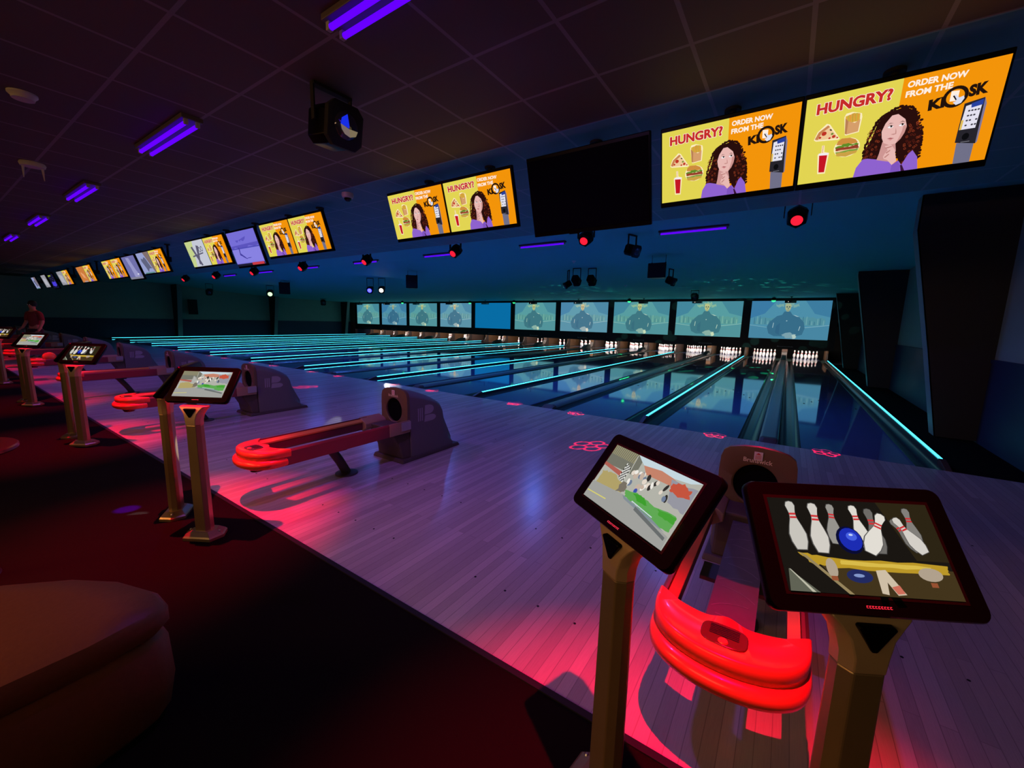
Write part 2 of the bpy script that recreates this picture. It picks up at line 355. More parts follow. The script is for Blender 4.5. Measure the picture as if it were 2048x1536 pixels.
# ------------------------------------------------------------------ pins
prof = [(.022, 0), (.0258, .003), (.036, .019), (.0497, .057), (.0575, .0857), (.0605, .1143), (.0579, .149), (.047, .184), (.036, .205), (.031, .216), (.0262, .230), (.0242, .240), (.0230, .250), (.0229, .256), (.0235, .268), (.0240, .276), (.0275, .301), (.0323, .3435), (.0300, .356), (.0255, .367), (.017, .376), (.006, .381)]
b = MB(); b.lathe(prof, 16, mfun=lambda i: 1 if i in (10, 11, 13, 14) else 0)
pin0 = b.build('bowling_pin', [M['pin'], M['pinred']], smooth=60); used = False
sp_ = .3048
pos10 = [(0, 0), (-.5, .866), (.5, .866), (-1, 1.732), (0, 1.732), (1, 1.732), (-1.5, 2.598), (-.5, 2.598), (.5, 2.598), (1.5, 2.598)]
few = {10: [0], 12: [5, 9], 15: [4], 8: [1, 3, 6, 0, 4], 9: [0, 2, 4, 5, 8, 9]}
for k in range(NP):
    for h_ in (0, 1):
        li = 2 * k + h_; xc = cx(k) + (1 - 2 * h_) * (GAP / 2 + L / 2)
        idx = few.get(li, range(10))
        hand = 'right-hand' if h_ == 0 else 'left-hand'
        for i in idx:
            o = pin0.copy() if used else pin0
            if used: COL.objects.link(o)
            used = True
            o.location = (xc + pos10[i][0] * sp_, 18.288 + pos10[i][1] * sp_, 0.0)
            o.rotation_euler.z = 0
            tag(o, 'white bowling pin on the %s lane under the %s screen' % (hand, ORD[k]), 'bowling pin', 'pins on the %s lane under the %s screen' % (hand, ORD[k]))
# fallen pin on the leftmost lane
o = pin0.copy(); COL.objects.link(o); o.location = (cx(9) - GAP / 2 - L / 2 + .15, 18.45, .061); o.rotation_euler = (PI / 2, 0, 1.2)
tag(o, 'white bowling pin lying on its side on the leftmost lane', 'bowling pin')
for k in range(NP):
    area('pin_lamp', (cx(k), 17.35, 1.05), (cx(k), 18.9, .1), 2.9, .08, (1, .86, .76), 62.0, math.radians(140))
# kickback walls between the pin decks
def kick(x, w, lab, k):
    o = thing('kickback_wall', lab, 'kickback', (x, 0, 0), 0, 'kickback walls beside the pin decks')
    pr = [(17.45, -.09), (17.45, .02), (17.62, .10), (17.74, .30), (17.78, .52), (19.9, .52), (19.9, -.09)]
    b = MB(); b.prism(pr, 'x', -w / 2, w / 2); b.build('side_board', M['brownd'], o, smooth=0)
    b = MB()
    for s in (-1, 1): b.b2((s * w / 2, 18.05, .0), (s * (w / 2 + .012), 19.4, .50))
    b.build('wear_panel', M['brown'] if k % 3 else M['capd'], o, smooth=0)
    b = MB(); b.b2((-w / 2 - .004, 17.75, .0), (w / 2 + .004, 17.79, .52)); b.build('edge_strip', M['brown'] if k % 2 else M['capd'], o, smooth=0)
for k in range(NP):
    kick(cx(k), GAP - .47 - .03, 'dark kickback wall midway under the %s screen' % ORD[k], k)
for k in range(NP + 1):
    pos = 'at the right wall end' if k == 0 else ('at the left wall end' if k == NP else 'between %s and %s lane pairs from the right' % (ORDR[k - 1], ORDR[k]))
    kick(dv(k), .05, 'thin kickback wall ' + pos, k + 1)
b = MB(); b.b2((XL + .1, 19.6, -.1), (XR - .1, 19.66, 1.6)); tag(b.build('pit_curtain', M['dark_pit'], smooth=0), 'black curtain hanging across the pits behind the pins', 'curtain')

# ------------------------------------------------------------------ flat pictures for screens
TXT = {}
def text_mesh(s, bold=0.0, shear=0.0):
    key = (s, bold, shear)
    if key in TXT: return TXT[key]
    cu = bpy.data.curves.new('t', 'FONT'); cu.body = s; cu.size = 1; cu.offset = bold; cu.shear = shear; cu.resolution_u = 3
    ob = bpy.data.objects.new('t', cu); COL.objects.link(ob); bpy.context.view_layer.update()
    me = bpy.data.meshes.new_from_object(ob.evaluated_get(bpy.context.evaluated_depsgraph_get()))
    vs = [(v.co.x, v.co.y) for v in me.vertices]; fs = [tuple(p.vertices) for p in me.polygons]
    bpy.data.objects.remove(ob); bpy.data.curves.remove(cu); bpy.data.meshes.remove(me)
    x0, x1 = min(v[0] for v in vs), max(v[0] for v in vs); y0, y1 = min(v[1] for v in vs), max(v[1] for v in vs)
    TXT[key] = ([((x - x0) / (x1 - x0), (y - y0) / (y1 - y0)) for x, y in vs], fs); return TXT[key]
class Pic:
    """flat artwork, px coordinates with y down, W x H px mapped on w x h metres, facing -y"""
    def __init__(s, W, H, w, h, step=.0005): s.W, s.H, s.w, s.h = W, H, w, h; s.mb = MB(); s.mats = []; s.z = 0; s.step = step
    def mi(s, mat):
        if mat not in s.mats: s.mats.append(mat)
        return s.mats.index(mat)
    def P(s, x, y): return ((x / s.W - .5) * s.w, -s.z * s.step, (.5 - y / s.H) * s.h)
    def poly(s, pts, mat, up=1):
        s.z += up; tri = tessellate_polygon([[Vector((x, y, 0)) for x, y in pts]])
        s.mb.add([s.P(min(max(x, 0), s.W), min(max(y, 0), s.H)) for x, y in pts], [tuple(t) for t in tri], s.mi(mat)); return s
    def rect(s, x0, y0, x1, y1, mat, up=1): return s.poly([(x0, y0), (x1, y0), (x1, y1), (x0, y1)], mat, up)
    def ell(s, x, y, rx, ry, mat, rot=0, n=18, up=1):
        c, q = math.cos(rot), math.sin(rot); return s.poly([(x + rx * math.cos(2 * PI * i / n) * c - ry * math.sin(2 * PI * i / n) * q, y + rx * math.cos(2 * PI * i / n) * q + ry * math.sin(2 * PI * i / n) * c) for i in range(n)], mat, up)
    def ring(s, x, y, r0, r1, mat, n=28):
        s.z += 1; vs = []; fs = []
        for i in range(n):
            a = 2 * PI * i / n; vs += [s.P(x + r0 * math.cos(a), y + r0 * math.sin(a)), s.P(x + r1 * math.cos(a), y + r1 * math.sin(a))]
        for i in range(n): j = (i + 1) % n; fs.append((2 * i, 2 * i + 1, 2 * j + 1, 2 * j))
        s.mb.add(vs, fs, s.mi(mat)); return s
    def text(s, t, x0, y0, x1, y1, mat, rot=0, bold=.03, shear=0):   # box: left, top, right, bottom
        s.z += 1; v, f = text_mesh(t, bold, shear); cxx, cyy = (x0 + x1) / 2, (y0 + y1) / 2; c, q = math.cos(rot), math.sin(rot); o = []
        for a, b_ in v:
            x = (a - .5) * (x1 - x0); y = -(b_ - .5) * (y1 - y0); o.append(s.P(cxx + x * c - y * q, cyy + x * q + y * c))
        s.mb.add(o, f, s.mi(mat)); return s
    def wig(s, pts, mat, amp, n=5, seed=1, up=1):    # polygon with a curly edge
        r = random.Random(seed); o = []
        for i, (x, y) in enumerate(pts):
            x2, y2 = pts[(i + 1) % len(pts)]
            for j in range(n): t = j / n; o.append((x + (x2 - x) * t + r.uniform(-amp, amp), y + (y2 - y) * t + r.uniform(-amp, amp)))
        return s.poly(o, mat, up)
    def build(s, name, parent): return s.mb.build(name, s.mats, parent, smooth=0)

def ad(w=.92, h=.518, dim=1.0):
    p = Pic(1600, 900, w, h); E = lambda r, g, b: eC(r, g, b, dim)
    white, red = E(255, 240, 225), E(198, 44, 40)
    p.rect(0, 0, 836, 900, eC(226, 212, 82, dim, True)); p.rect(836, 0, 1600, 900, eC(243, 148, 10, dim, True), 0)
    p.text('HUNGRY?', 100, 62, 772, 183, white, 0, .075); p.text('HUNGRY?', 106, 67, 766, 178, red, 0, .045)
    sk = E(252, 236, 190)
    p.poly([(112, 434), (140, 355), (219, 285), (250, 298), (361, 464), (347, 473), (134, 451)], sk); p.poly([(121, 426), (151, 360), (233, 303), (347, 455), (133, 439)], E(240, 200, 150))
    p.poly([(121, 426), (151, 360), (233, 303), (253, 323), (178, 374), (151, 438)], E(200, 130, 80))
    for x, y, r in ((204, 383, 24), (300, 430, 17), (262, 440, 11), (170, 418, 12), (335, 448, 9)): p.ell(x, y, r, r * .9, E(190, 50, 35), up=0 if r < 17 else 1)
    p.ell(282, 400, 13, 11, E(110, 140, 50)); p.ell(264, 357, 13, 7, E(50, 40, 40), .5)
    p.poly([(402, 437), (374, 255), (388, 222), (444, 217), (527, 247), (536, 285), (526, 431), (412, 443)], sk)
    r = random.Random(3)
    for i in range(11):
        x = 396 + i * 11; p.poly([(x, 320), (x - 8 + r.uniform(-8, 8), 232 + abs(i - 5) * 3 + r.uniform(-6, 8)), (x + 8 + r.uniform(-6, 6), 230 + abs(i - 5) * 3), (x + 12, 320)], E(226 - 14 * (i % 3), 176 - 22 * (i % 2), 60))
    p.poly([(385, 267), (416, 304), (476, 331), (522, 304), (517, 423), (416, 434)], E(214, 158, 106)); p.poly([(385, 267), (416, 304), (416, 434), (400, 425)], E(186, 128, 84))
    p.ell(436, 569, 120, 98, sk, .1); p.poly([(336, 528), (348, 490), (380, 468), (455, 474), (508, 500), (532, 535), (430, 545)], E(206, 140, 62))
    p.wig([(330, 548), (420, 530), (540, 545), (545, 562), (440, 560), (335, 566)], E(96, 140, 40), 7); p.wig([(338, 566), (540, 560), (548, 592), (440, 600), (336, 590)], E(150, 62, 40), 5, seed=4)
    p.wig([(350, 588), (530, 590), (500, 606), (380, 606)], E(236, 190, 150), 4, seed=6); p.poly([(340, 606), (440, 616), (545, 600), (530, 640), (440, 664), (352, 646)], E(204, 160, 70)); p.wig([(335, 602), (550, 598), (540, 612), (345, 618)], E(120, 160, 60), 5, seed=9)
    p.poly([(168, 597), (202, 580), (200, 506), (224, 508), (230, 578), (278, 596), (263, 813), (189, 808)], sk); p.poly([(184, 609), (262, 617), (254, 798), (199, 793)], E(196, 22, 36)); p.poly([(177, 586), (272, 596), (272, 617), (182, 609)], E(240, 236, 240))
    for i in range(5): p.rect(208, 512 + i * 15, 217, 519 + i * 15, E(190, 40, 60), 1 if i == 0 else 0)
    p.text('ORDER NOW', 872, 50, 1318, 108, white, .03, .04); p.text('FROM THE', 870, 132, 1225, 190, white, 0, .04)
    bk = E(32, 18, 12)
    p.text('KI', 1068, 252, 1190, 352, bk, -.06, .06); p.text('SK', 1352, 190, 1488, 296, bk, -.06, .06); p.ring(1260, 272, 66, 94, bk); p.ell(1260, 272, 66, 66, E(243, 148, 10))
    p.poly([(1222, 216), (1282, 222), (1282, 312), (1224, 306)], white); p.poly([(1240, 262), (1262, 252), (1290, 286), (1322, 276), (1330, 300), (1312, 338), (1276, 348), (1250, 320), (1272, 314)], E(220, 222, 240)); p.poly([(1240, 262), (1250, 258), (1275, 300), (1268, 306)], bk)
    # woman with curly hair
    hd, hm, hl = E(40, 14, 12), E(96, 32, 20), E(150, 60, 34)
    hair = [(883, 273), (933, 285), (987, 335), (1030, 425), (1055, 530), (1075, 604), (1068, 673), (1087, 772), (1046, 800), (1010, 770), (1001, 837), (973, 892), (899, 754), (854, 624), (779, 606), (739, 718), (712, 800), (690, 884), (664, 884), (640, 800), (606, 726), (592, 661), (608, 603), (618, 520), (645, 443), (672, 379), (698, 338), (740, 310), (798, 280), (839, 264)]
    for q in ([(739, 300), (883, 273), (987, 335), (1050, 530), (1030, 700), (900, 720), (700, 640), (640, 560), (680, 380)], [(640, 540), (760, 540), (760, 700), (700, 870), (655, 860), (612, 720), (600, 650)], [(900, 500), (1055, 530), (1075, 640), (1070, 780), (1010, 780), (995, 840), (960, 880), (890, 740)]): p.poly(q, hd, 1 if q[0][0] == 739 else 0)
    for i, (x0, y0) in enumerate(hair):
        x1, y1 = hair[(i + 1) % len(hair)]
        if 15 <= i <= 19: continue
        for j in range(4):
            p.ell(x0 + (x1 - x0) * j / 4 + r.uniform(-7, 7), y0 + (y1 - y0) * j / 4 + r.uniform(-7, 7), r.uniform(10, 17), r.uniform(10, 17), hd, n=8, up=0)
    p.z += 1
    for i in range(150):
        side = r.random() < .5
        x = r.uniform(612, 720) if side else r.uniform(935, 1062); y = r.uniform(440, 860)
        if side and y > 780: x = r.uniform(650, 710)
        p.ring(x, y, 7, 11, (hm, hl, hd)[i % 3], 7); p.z -= 1
    p.z += 1
    p.poly([(537, 900), (551, 802), (599, 724), (640, 722), (734, 748), (819, 761), (868, 821), (913, 788), (947, 838), (986, 738), (1016, 706), (1066, 780), (1087, 900)], E(142, 98, 206))
    p.poly([(748, 575), (862, 613), (877, 689), (845, 790), (724, 752), (736, 693)], E(206, 150, 146))
    skn = E(232, 184, 178)
    p.poly([(839, 329), (886, 352), (915, 405), (928, 466), (919, 521), (896, 574), (862, 613), (808, 617), (759, 589), (736, 536), (725, 474), (739, 407), (771, 345), (803, 325)], skn); p.poly([(839, 329), (790, 332), (745, 400), (722, 480), (728, 420), (760, 330), (820, 295), (880, 315), (925, 400), (935, 480), (905, 390)], hd)
    p.poly([(900, 430), (928, 466), (919, 521), (896, 574), (862, 613), (880, 560), (895, 500)], E(205, 148, 142))
    for x, s_ in ((793, 1), (884, 1)):
        p.ell(x, 440, 23, 12, E(245, 238, 240)); p.ell(x + 6, 436, 9, 10, E(45, 28, 24)); p.poly([(x - 27, 436), (x, 423), (x + 27, 434), (x, 429)], E(50, 30, 28))
    p.poly([(765, 416), (785, 402), (815, 410), (785, 408)], E(80, 48, 40)); p.poly([(858, 414), (885, 402), (912, 420), (885, 409)], E(80, 48, 40), 0)
    p.poly([(838, 455), (849, 492), (852, 518), (830, 524), (806, 516), (820, 512), (842, 512)], E(196, 140, 134)); p.poly([(780, 552), (806, 546), (841, 558), (815, 562), (800, 558)], E(170, 92, 96)); p.poly([(788, 560), (815, 563), (832, 563), (812, 574)], E(214, 140, 140), 0)
    p.poly([(773, 622), (826, 617), (866, 674), (895, 790), (863, 825), (815, 765), (785, 752), (775, 728), (790, 687), (806, 668)], skn)
    for q in ([(775, 640), (830, 632), (838, 640), (790, 650)], [(790, 690), (824, 668), (830, 676), (800, 700)], [(784, 735), (818, 705), (826, 712), (795, 742)]): p.poly(q, E(190, 130, 124), 0 if q[0][0] != 775 else 1)
    p.poly([(863, 825), (905, 790), (935, 838), (940, 900), (860, 900)], E(126, 84, 190)); p.poly([(935, 838), (950, 838), (980, 900), (950, 900)], E(58, 22, 60), 0)
    # ordering kiosk
    p.poly([(1347, 705), (1477, 720), (1478, 900), (1356, 900)], E(112, 112, 136)); p.poly([(1476, 327), (1496, 384), (1498, 719), (1487, 733)], E(126, 120, 150)); p.poly([(1337, 352), (1476, 327), (1487, 733), (1334, 700)], E(38, 36, 44))
    p.poly([(1353, 377), (1466, 355), (1458, 588), (1342, 587)], E(228, 226, 240)); p.poly([(1388, 362), (1470, 340), (1472, 388), (1393, 400)], E(40, 66, 160)); p.poly([(1342, 500), (1360, 500), (1358, 587), (1342, 587)], E(226, 190, 90), 0)
    for j in range(4):
        for i in range(4):
            if (i + j) % 5 != 4: p.ell(1383 + i * 22, 424 + j * 43, 9, 8, E(60, 58, 70), up=1 if i == j == 0 else 0, n=8)
    p.ell(1402, 655, 26, 32, E(12, 12, 16)); p.rect(1376, 700, 1440, 706, E(120, 120, 130))
    return p
AD = ad()

def sport(kind, w, h):
    p = Pic(1600, 900, w, h); E = eC
    if kind == 'winter':
        p.rect(0, 0, 1600, 900, E(118, 110, 214, 1, True)); p.wig([(0, 330), (300, 240), (700, 260), (1000, 180), (1600, 260), (1600, 420), (0, 420)], E(92, 84, 190), 40, 6, 3); p.rect(0, 420, 1600, 450, E(78, 76, 180)); p.rect(0, 450, 1600, 820, E(136, 130, 226))
        p.wig([(420, 380), (470, 420), (440, 560), (700, 700), (1000, 700), (680, 720), (380, 600)], E(70, 64, 160), 8, 3, 5); p.rect(0, 840, 1600, 900, E(30, 28, 50)); p.rect(900, 832, 1560, 900, E(200, 60, 70))
    elif kind == 'runner':
        p.rect(0, 0, 1600, 900, E(112, 112, 170, 1, True)); p.wig([(500, 80), (900, 60), (1100, 500), (1300, 860), (700, 860), (650, 500)], E(150, 150, 200), 30, 4, 7); p.rect(0, 820, 1600, 900, E(130, 130, 150)); p.rect(1100, 700, 1300, 740, E(230, 230, 240))
    elif kind == 'cue':
        p.rect(0, 0, 1600, 900, E(196, 200, 214, 1, True)); p.poly([(0, 0), (700, 0), (300, 900), (0, 900)], E(196, 210, 140)); 
        for q in ([(400, 200), (560, 180), (900, 860), (760, 880)], [(900, 160), (1100, 200), (700, 840), (600, 800)], [(300, 500), (1300, 430), (1300, 470), (300, 550)]): p.poly(q, E(92, 90, 112), 0 if q[0][0] != 400 else 1)
        p.ring(1100, 330, 60, 90, E(80, 80, 100)); p.ring(1290, 310, 60, 90, E(80, 80, 100))
    elif kind == 'pinsketch':
        p.rect(0, 0, 1600, 900, E(150, 160, 206, 1, True)); p.poly([(900, 0), (1600, 0), (1600, 900), (1500, 900)], E(128, 110, 110)); p.wig([(300, 300), (900, 200), (1300, 700), (700, 800)], E(96, 100, 128), 60, 4, 2); p.rect(200, 850, 1400, 900, E(90, 140, 140))
    elif kind == 'orange':
        p.rect(0, 0, 1600, 900, E(206, 124, 60, 1, True)); p.wig([(500, 300), (1000, 420), (1200, 700), (700, 650)], E(232, 160, 110), 50, 4, 3); p.rect(500, 830, 1300, 900, E(170, 150, 150))
    elif kind == 'grey':
        p.rect(0, 0, 1600, 900, E(150, 150, 160, 1, True)); p.wig([(300, 200), (1200, 300), (1300, 800), (200, 700)], E(176, 176, 186), 50, 4, 3)
    elif kind == 'arcade':
        p.rect(0, 0, 1600, 900, E(20, 20, 48, 1, True)); p.wig([(200, 500), (1400, 480), (1400, 760), (200, 780)], E(70, 56, 220), 40, 5, 2); p.wig([(100, 40), (900, 30), (900, 120), (100, 140)], E(150, 170, 60), 20, 4, 6)
        for i in range(14): p.ell(200 + (i * 397) % 1200, 200 + (i * 251) % 560, 50, 26, E(90, 90, 150), up=0 if i else 1)
    return p
def television(label, W, picf, group, mount=True, xc=0, zt=3.0, zb=2.545):
    """wall-less hanging TV: tilted towards the seats"""
    H = W * 9 / 16; tilt = math.radians(17.0)
    yc, zc = -2.52, (2.998 + 2.545) / 2 if W < 1 else 2.715
    o = thing('television', label, 'television', (xc, yc, zc), 0, group)
    T = Matrix.Rotation(-tilt, 4, 'X')             # screen normal leans down
    b = MB(); b.box((0, .030, -.004), (W + .026, .045, H + .07)); q = b.build('casing', M['black'], o, smooth=0, bevel=.006); q.rotation_euler = (tilt, 0, 0)
    if picf is None:
        b = MB(); b.box((0, .004, 0), (W, .006, H)); q = b.build('screen', M['glass'], o, smooth=0); q.rotation_euler = (tilt, 0, 0)
        b = MB(); b.box((-.15, .03, -H / 2 - .03), (.1, .04, .03)); q = b.build('receiver', M['black'], o, smooth=0); q.rotation_euler = (tilt, 0, 0)
    else:
        q = picf.build('screen', o); q.rotation_euler = (tilt, 0, 0)
        q['label'] = 'lit picture screen'
    b = MB(); b.box((0, .17, .06), (.16, .14, .12)); b.cyl((0, .20, .06), (0, .20, ZT - zc), .024, 12); b.lathe([(.06, ZT - zc - .02), (.06, ZT - zc)], 16, 0, (0, .20, 0)); b.build('ceiling_mount', M['blackmat'], o)
    return o
tvs = []
adpos = [(0, 1), (0, -1), (1, 1), (1, -1), (2, 1), (2, -1), (3, 1), (4, 1), (5, 1), (5, -1), (6, 1), (7, 1)]
tn = {0: 'nearest the right edge of the photo', 1: 'second set from the right', 2: 'third set from the right', 3: 'fourth set from the right', 4: 'fifth set from the right', 5: 'sixth set from the right', 6: 'seventh set from the right', 7: 'eighth set from the right'}
adtv = None
for k, s in adpos:
    lab = 'television with the food advert, %s screen of the %s pair from the right' % ('right' if s > 0 else 'left', ORDR[k])
    x = cx(k) + s * .474
    if adtv is None: adtv = television(lab, .92, AD, 'advert televisions over the approach', xc=x)
    else:
        c = copy_tree(adtv); c.location.x = x; c['label'] = lab
alone = [(-9.77 + .0, 1.07, 'winter', 'large hanging television with a lavender winter sports picture and red ticker'), (-16.45, 1.07, 'runner', 'large hanging television with a grey-blue picture, left of the sketch-filled set'), (-27.1, 1.0, 'arcade', 'far hanging television with a dark blue arcade picture')]
for x, W, kd, lab in alone: television(lab, W, sport(kd, W, W * 9 / 16), None, xc=x)
for k, s, kd, lab in ((3, -1, 'cue', 'hanging television with a pale green picture of crossed sticks, left of an advert screen'), (4, -1, 'pinsketch', 'hanging television with a pale lilac sketchy picture, left of an advert screen'), (6, -1, 'orange', 'far hanging television with a plain orange picture'), (7, -1, 'grey', 'far hanging television with a plain grey picture'), (8, -1, 'grey', 'small far hanging television with a grey picture, near the left wall'), (9, 1, 'pinsketch', 'smallest hanging television, leftmost of the whole row')):
    television(lab, .92, sport(kd, .92, .518), None, xc=cx(k) + s * .474)
television('large black switched-off television hanging between two advert pairs', 1.16, None, None, xc=-3.03)

# ------------------------------------------------------------------ masking wall with projected pictures
b = MB(); b.b2((-33.4, YM + .02, .53), (.36, YM + .10, zceil(YM) - .004)); tag(b.build('masking_wall', M['mask'], smooth=0), 'long black masking wall above the pin decks', 'masking wall')
def figure(tint):
    p = Pic(1600, 900, 3.0, 1.711, .0012); E = lambda r, g, b: eC(int(r * tint[0]), int(g * tint[1]), int(b * tint[2]))
    p.rect(0, 0, 1600, 900, eC(int(70 * tint[0]), int(142 * tint[1]), int(156 * tint[2]), 1, True)); 
    p.poly([(0, 0), (520, 0), (300, 300), (0, 420)], E(54, 122, 152)); p.poly([(1100, 0), (1600, 0), (1600, 380), (1300, 300)], E(56, 124, 148), 0)
    p.wig([(90, 560), (120, 420), (600, 380), (1000, 380), (1500, 400), (1520, 560)], E(74, 142, 146), 22, 9, 3)
    r = random.Random(5)
    for i in range(26):
        x = 90 + i * 56 + r.uniform(-14, 14); h = r.uniform(60, 190)
        if 430 < x < 1000: continue
        p.poly([(x - 12, 560), (x - 9, 560 - h), (x, 545 - h), (x + 9, 560 - h), (x + 12, 560)], E(96, 160, 158) if i % 2 else E(60, 122, 134), 0 if i else 1)
    p.poly([(0, 580), (420, 640), (1000, 640), (1600, 560), (1600, 900), (0, 900)], E(66, 134, 150)); p.poly([(0, 578), (420, 638), (420, 644), (0, 586)], E(128, 186, 180)); p.poly([(1060, 630), (1600, 556), (1600, 564), (1060, 640)], E(128, 186, 180), 0)
    for q in ([(700, 120), (540, 160), (520, 90), (640, 60)], [(840, 90), (980, 70), (1000, 130), (900, 160)], [(690, 70), (760, 20), (860, 30), (880, 110), (760, 150)]): p.wig(q, E(108, 166, 150), 26, 5, int(q[0][0]))
    p.poly([(700, 250), (820, 250), (870, 330), (1000, 370), (1110, 500), (1140, 640), (1100, 790), (980, 830), (540, 840), (420, 780), (370, 620), (420, 500), (560, 360), (660, 330)], E(50, 108, 126)); p.poly([(560, 600), (640, 520), (640, 800), (560, 760)], E(46, 100, 122))
    for q in ([(500, 520), (512, 520), (500, 640), (488, 640)], [(1040, 590), (1052, 600), (1030, 700), (1020, 690)], [(880, 330), (960, 370), (1010, 372), (930, 340)]): p.poly(q, E(150, 196, 188), 1 if q[0][0] == 500 else 0)
    p.poly([(700, 90), (740, 62), (800, 66), (828, 110), (820, 190), (790, 250), (745, 250), (712, 190)], E(150, 176, 128))
    for x in (742, 792): p.ell(x, 142, 14, 18, E(56, 84, 84), up=1 if x == 742 else 0, n=10)
    p.poly([(764, 160), (776, 160), (782, 196), (758, 196)], E(88, 116, 100), 0); p.rect(740, 220, 796, 230, E(80, 110, 100), 0); p.ell(768, 470, 16, 16, E(120, 170, 170), n=6)
    p.wig([(700, 790), (860, 740), (980, 800), (1010, 860), (930, 900), (760, 860)], E(110, 160, 160), 16, 4, 8); p.wig([(900, 800), (980, 790), (990, 870), (930, 890)], E(160, 200, 178), 12, 4, 9)
    return p
FIG = [figure((1.1, 1.0, 1.08)), figure((1.25, 1.10, 1.03)), figure((1.4, 1.10, 1.12))]
plain = Pic(1600, 900, 3.0, 1.711); plain.rect(0, 0, 1600, 900, eC(8, 108, 164, 1, True))
meshes = {}
tint = [0, 1, 1, 2, 1, 3, 2, 1, 0, 1]
for k in range(NP):
    o = thing('projection_screen', ('plain bright blue projection screen, %s of the row' if tint[k] == 3 else 'projection screen with a pale-faced dark robed figure, %s of the row') % ORD[k], 'projection screen', (cx(k), YM, 1.849), 0, 'projection screens on the masking wall')
    t = tint[k]
    if t not in meshes: q = (plain if t == 3 else FIG[t]).build('picture', o); meshes[t] = q
    else: q = meshes[t].copy(); COL.objects.link(q); q.parent = o
    b = MB(); w2, h2, f = 1.5, .8555, .012
    for a_, c_ in (((-w2 - f, 0, -h2 - f), (w2 + f, .02, -h2)), ((-w2 - f, 0, h2), (w2 + f, .02, h2 + f)), ((-w2 - f, 0, -h2), (-w2, .02, h2)), ((w2, 0, -h2), (w2 + f, .02, h2))): b.b2(a_, c_)
    b.build('frame', M['steel'], o, smooth=0)
    # small printed lettering on the lower edge of the masking wall
    g = Pic(400, 40, .62, .055, .0005); g.text('Brunswick', 0, 0, 400, 40, M['clip'], 0, .02); q = g.build('brand_lettering', o); q.location = (0, -.002, -1.20); q['label'] = 'small grey lettering'
    # projector hanging in front of the screen
    px = cx(k) + (0, -.8, .7, 0, .7, 0, .3, .3, .3, 0)[k] * .5
    pr = thing('projector', 'small projector hanging before the %s projection screen' % ORD[k], 'projector', (px, 15.45, 2.62), 0, 'projectors before the screens')
    b = MB(); b.box((0, 0, 0), (.42, .3, .10)); b.build('body', M['clip'] if k % 2 else M['steel'], pr, smooth=0, bevel=.012)
    b = MB(); b.cyl((.10, .14, 0), (.10, .19, 0), .035); b.build('lens', M['glass'], pr)
    b = MB(); b.cyl((.02, 0, .05), (.02, 0, zceil(15.45) - 2.62), .014); b.lathe([(.05, zceil(15.45) - 2.64), (.05, zceil(15.45) - 2.62)], 12, 0, (.02, 0, 0)); b.build('pole', M['blackmat'], pr)
    if k in (0, 1, 3, 4, 8):
        b = MB(); b.lathe([(.012, 0), (.012, .012)], 8, 0, (-.08, -.155, 0), Matrix.Rotation(PI / 2, 4, 'X')); b.build('indicator_lamp', eC(255, 240, 220, 1.5), pr)

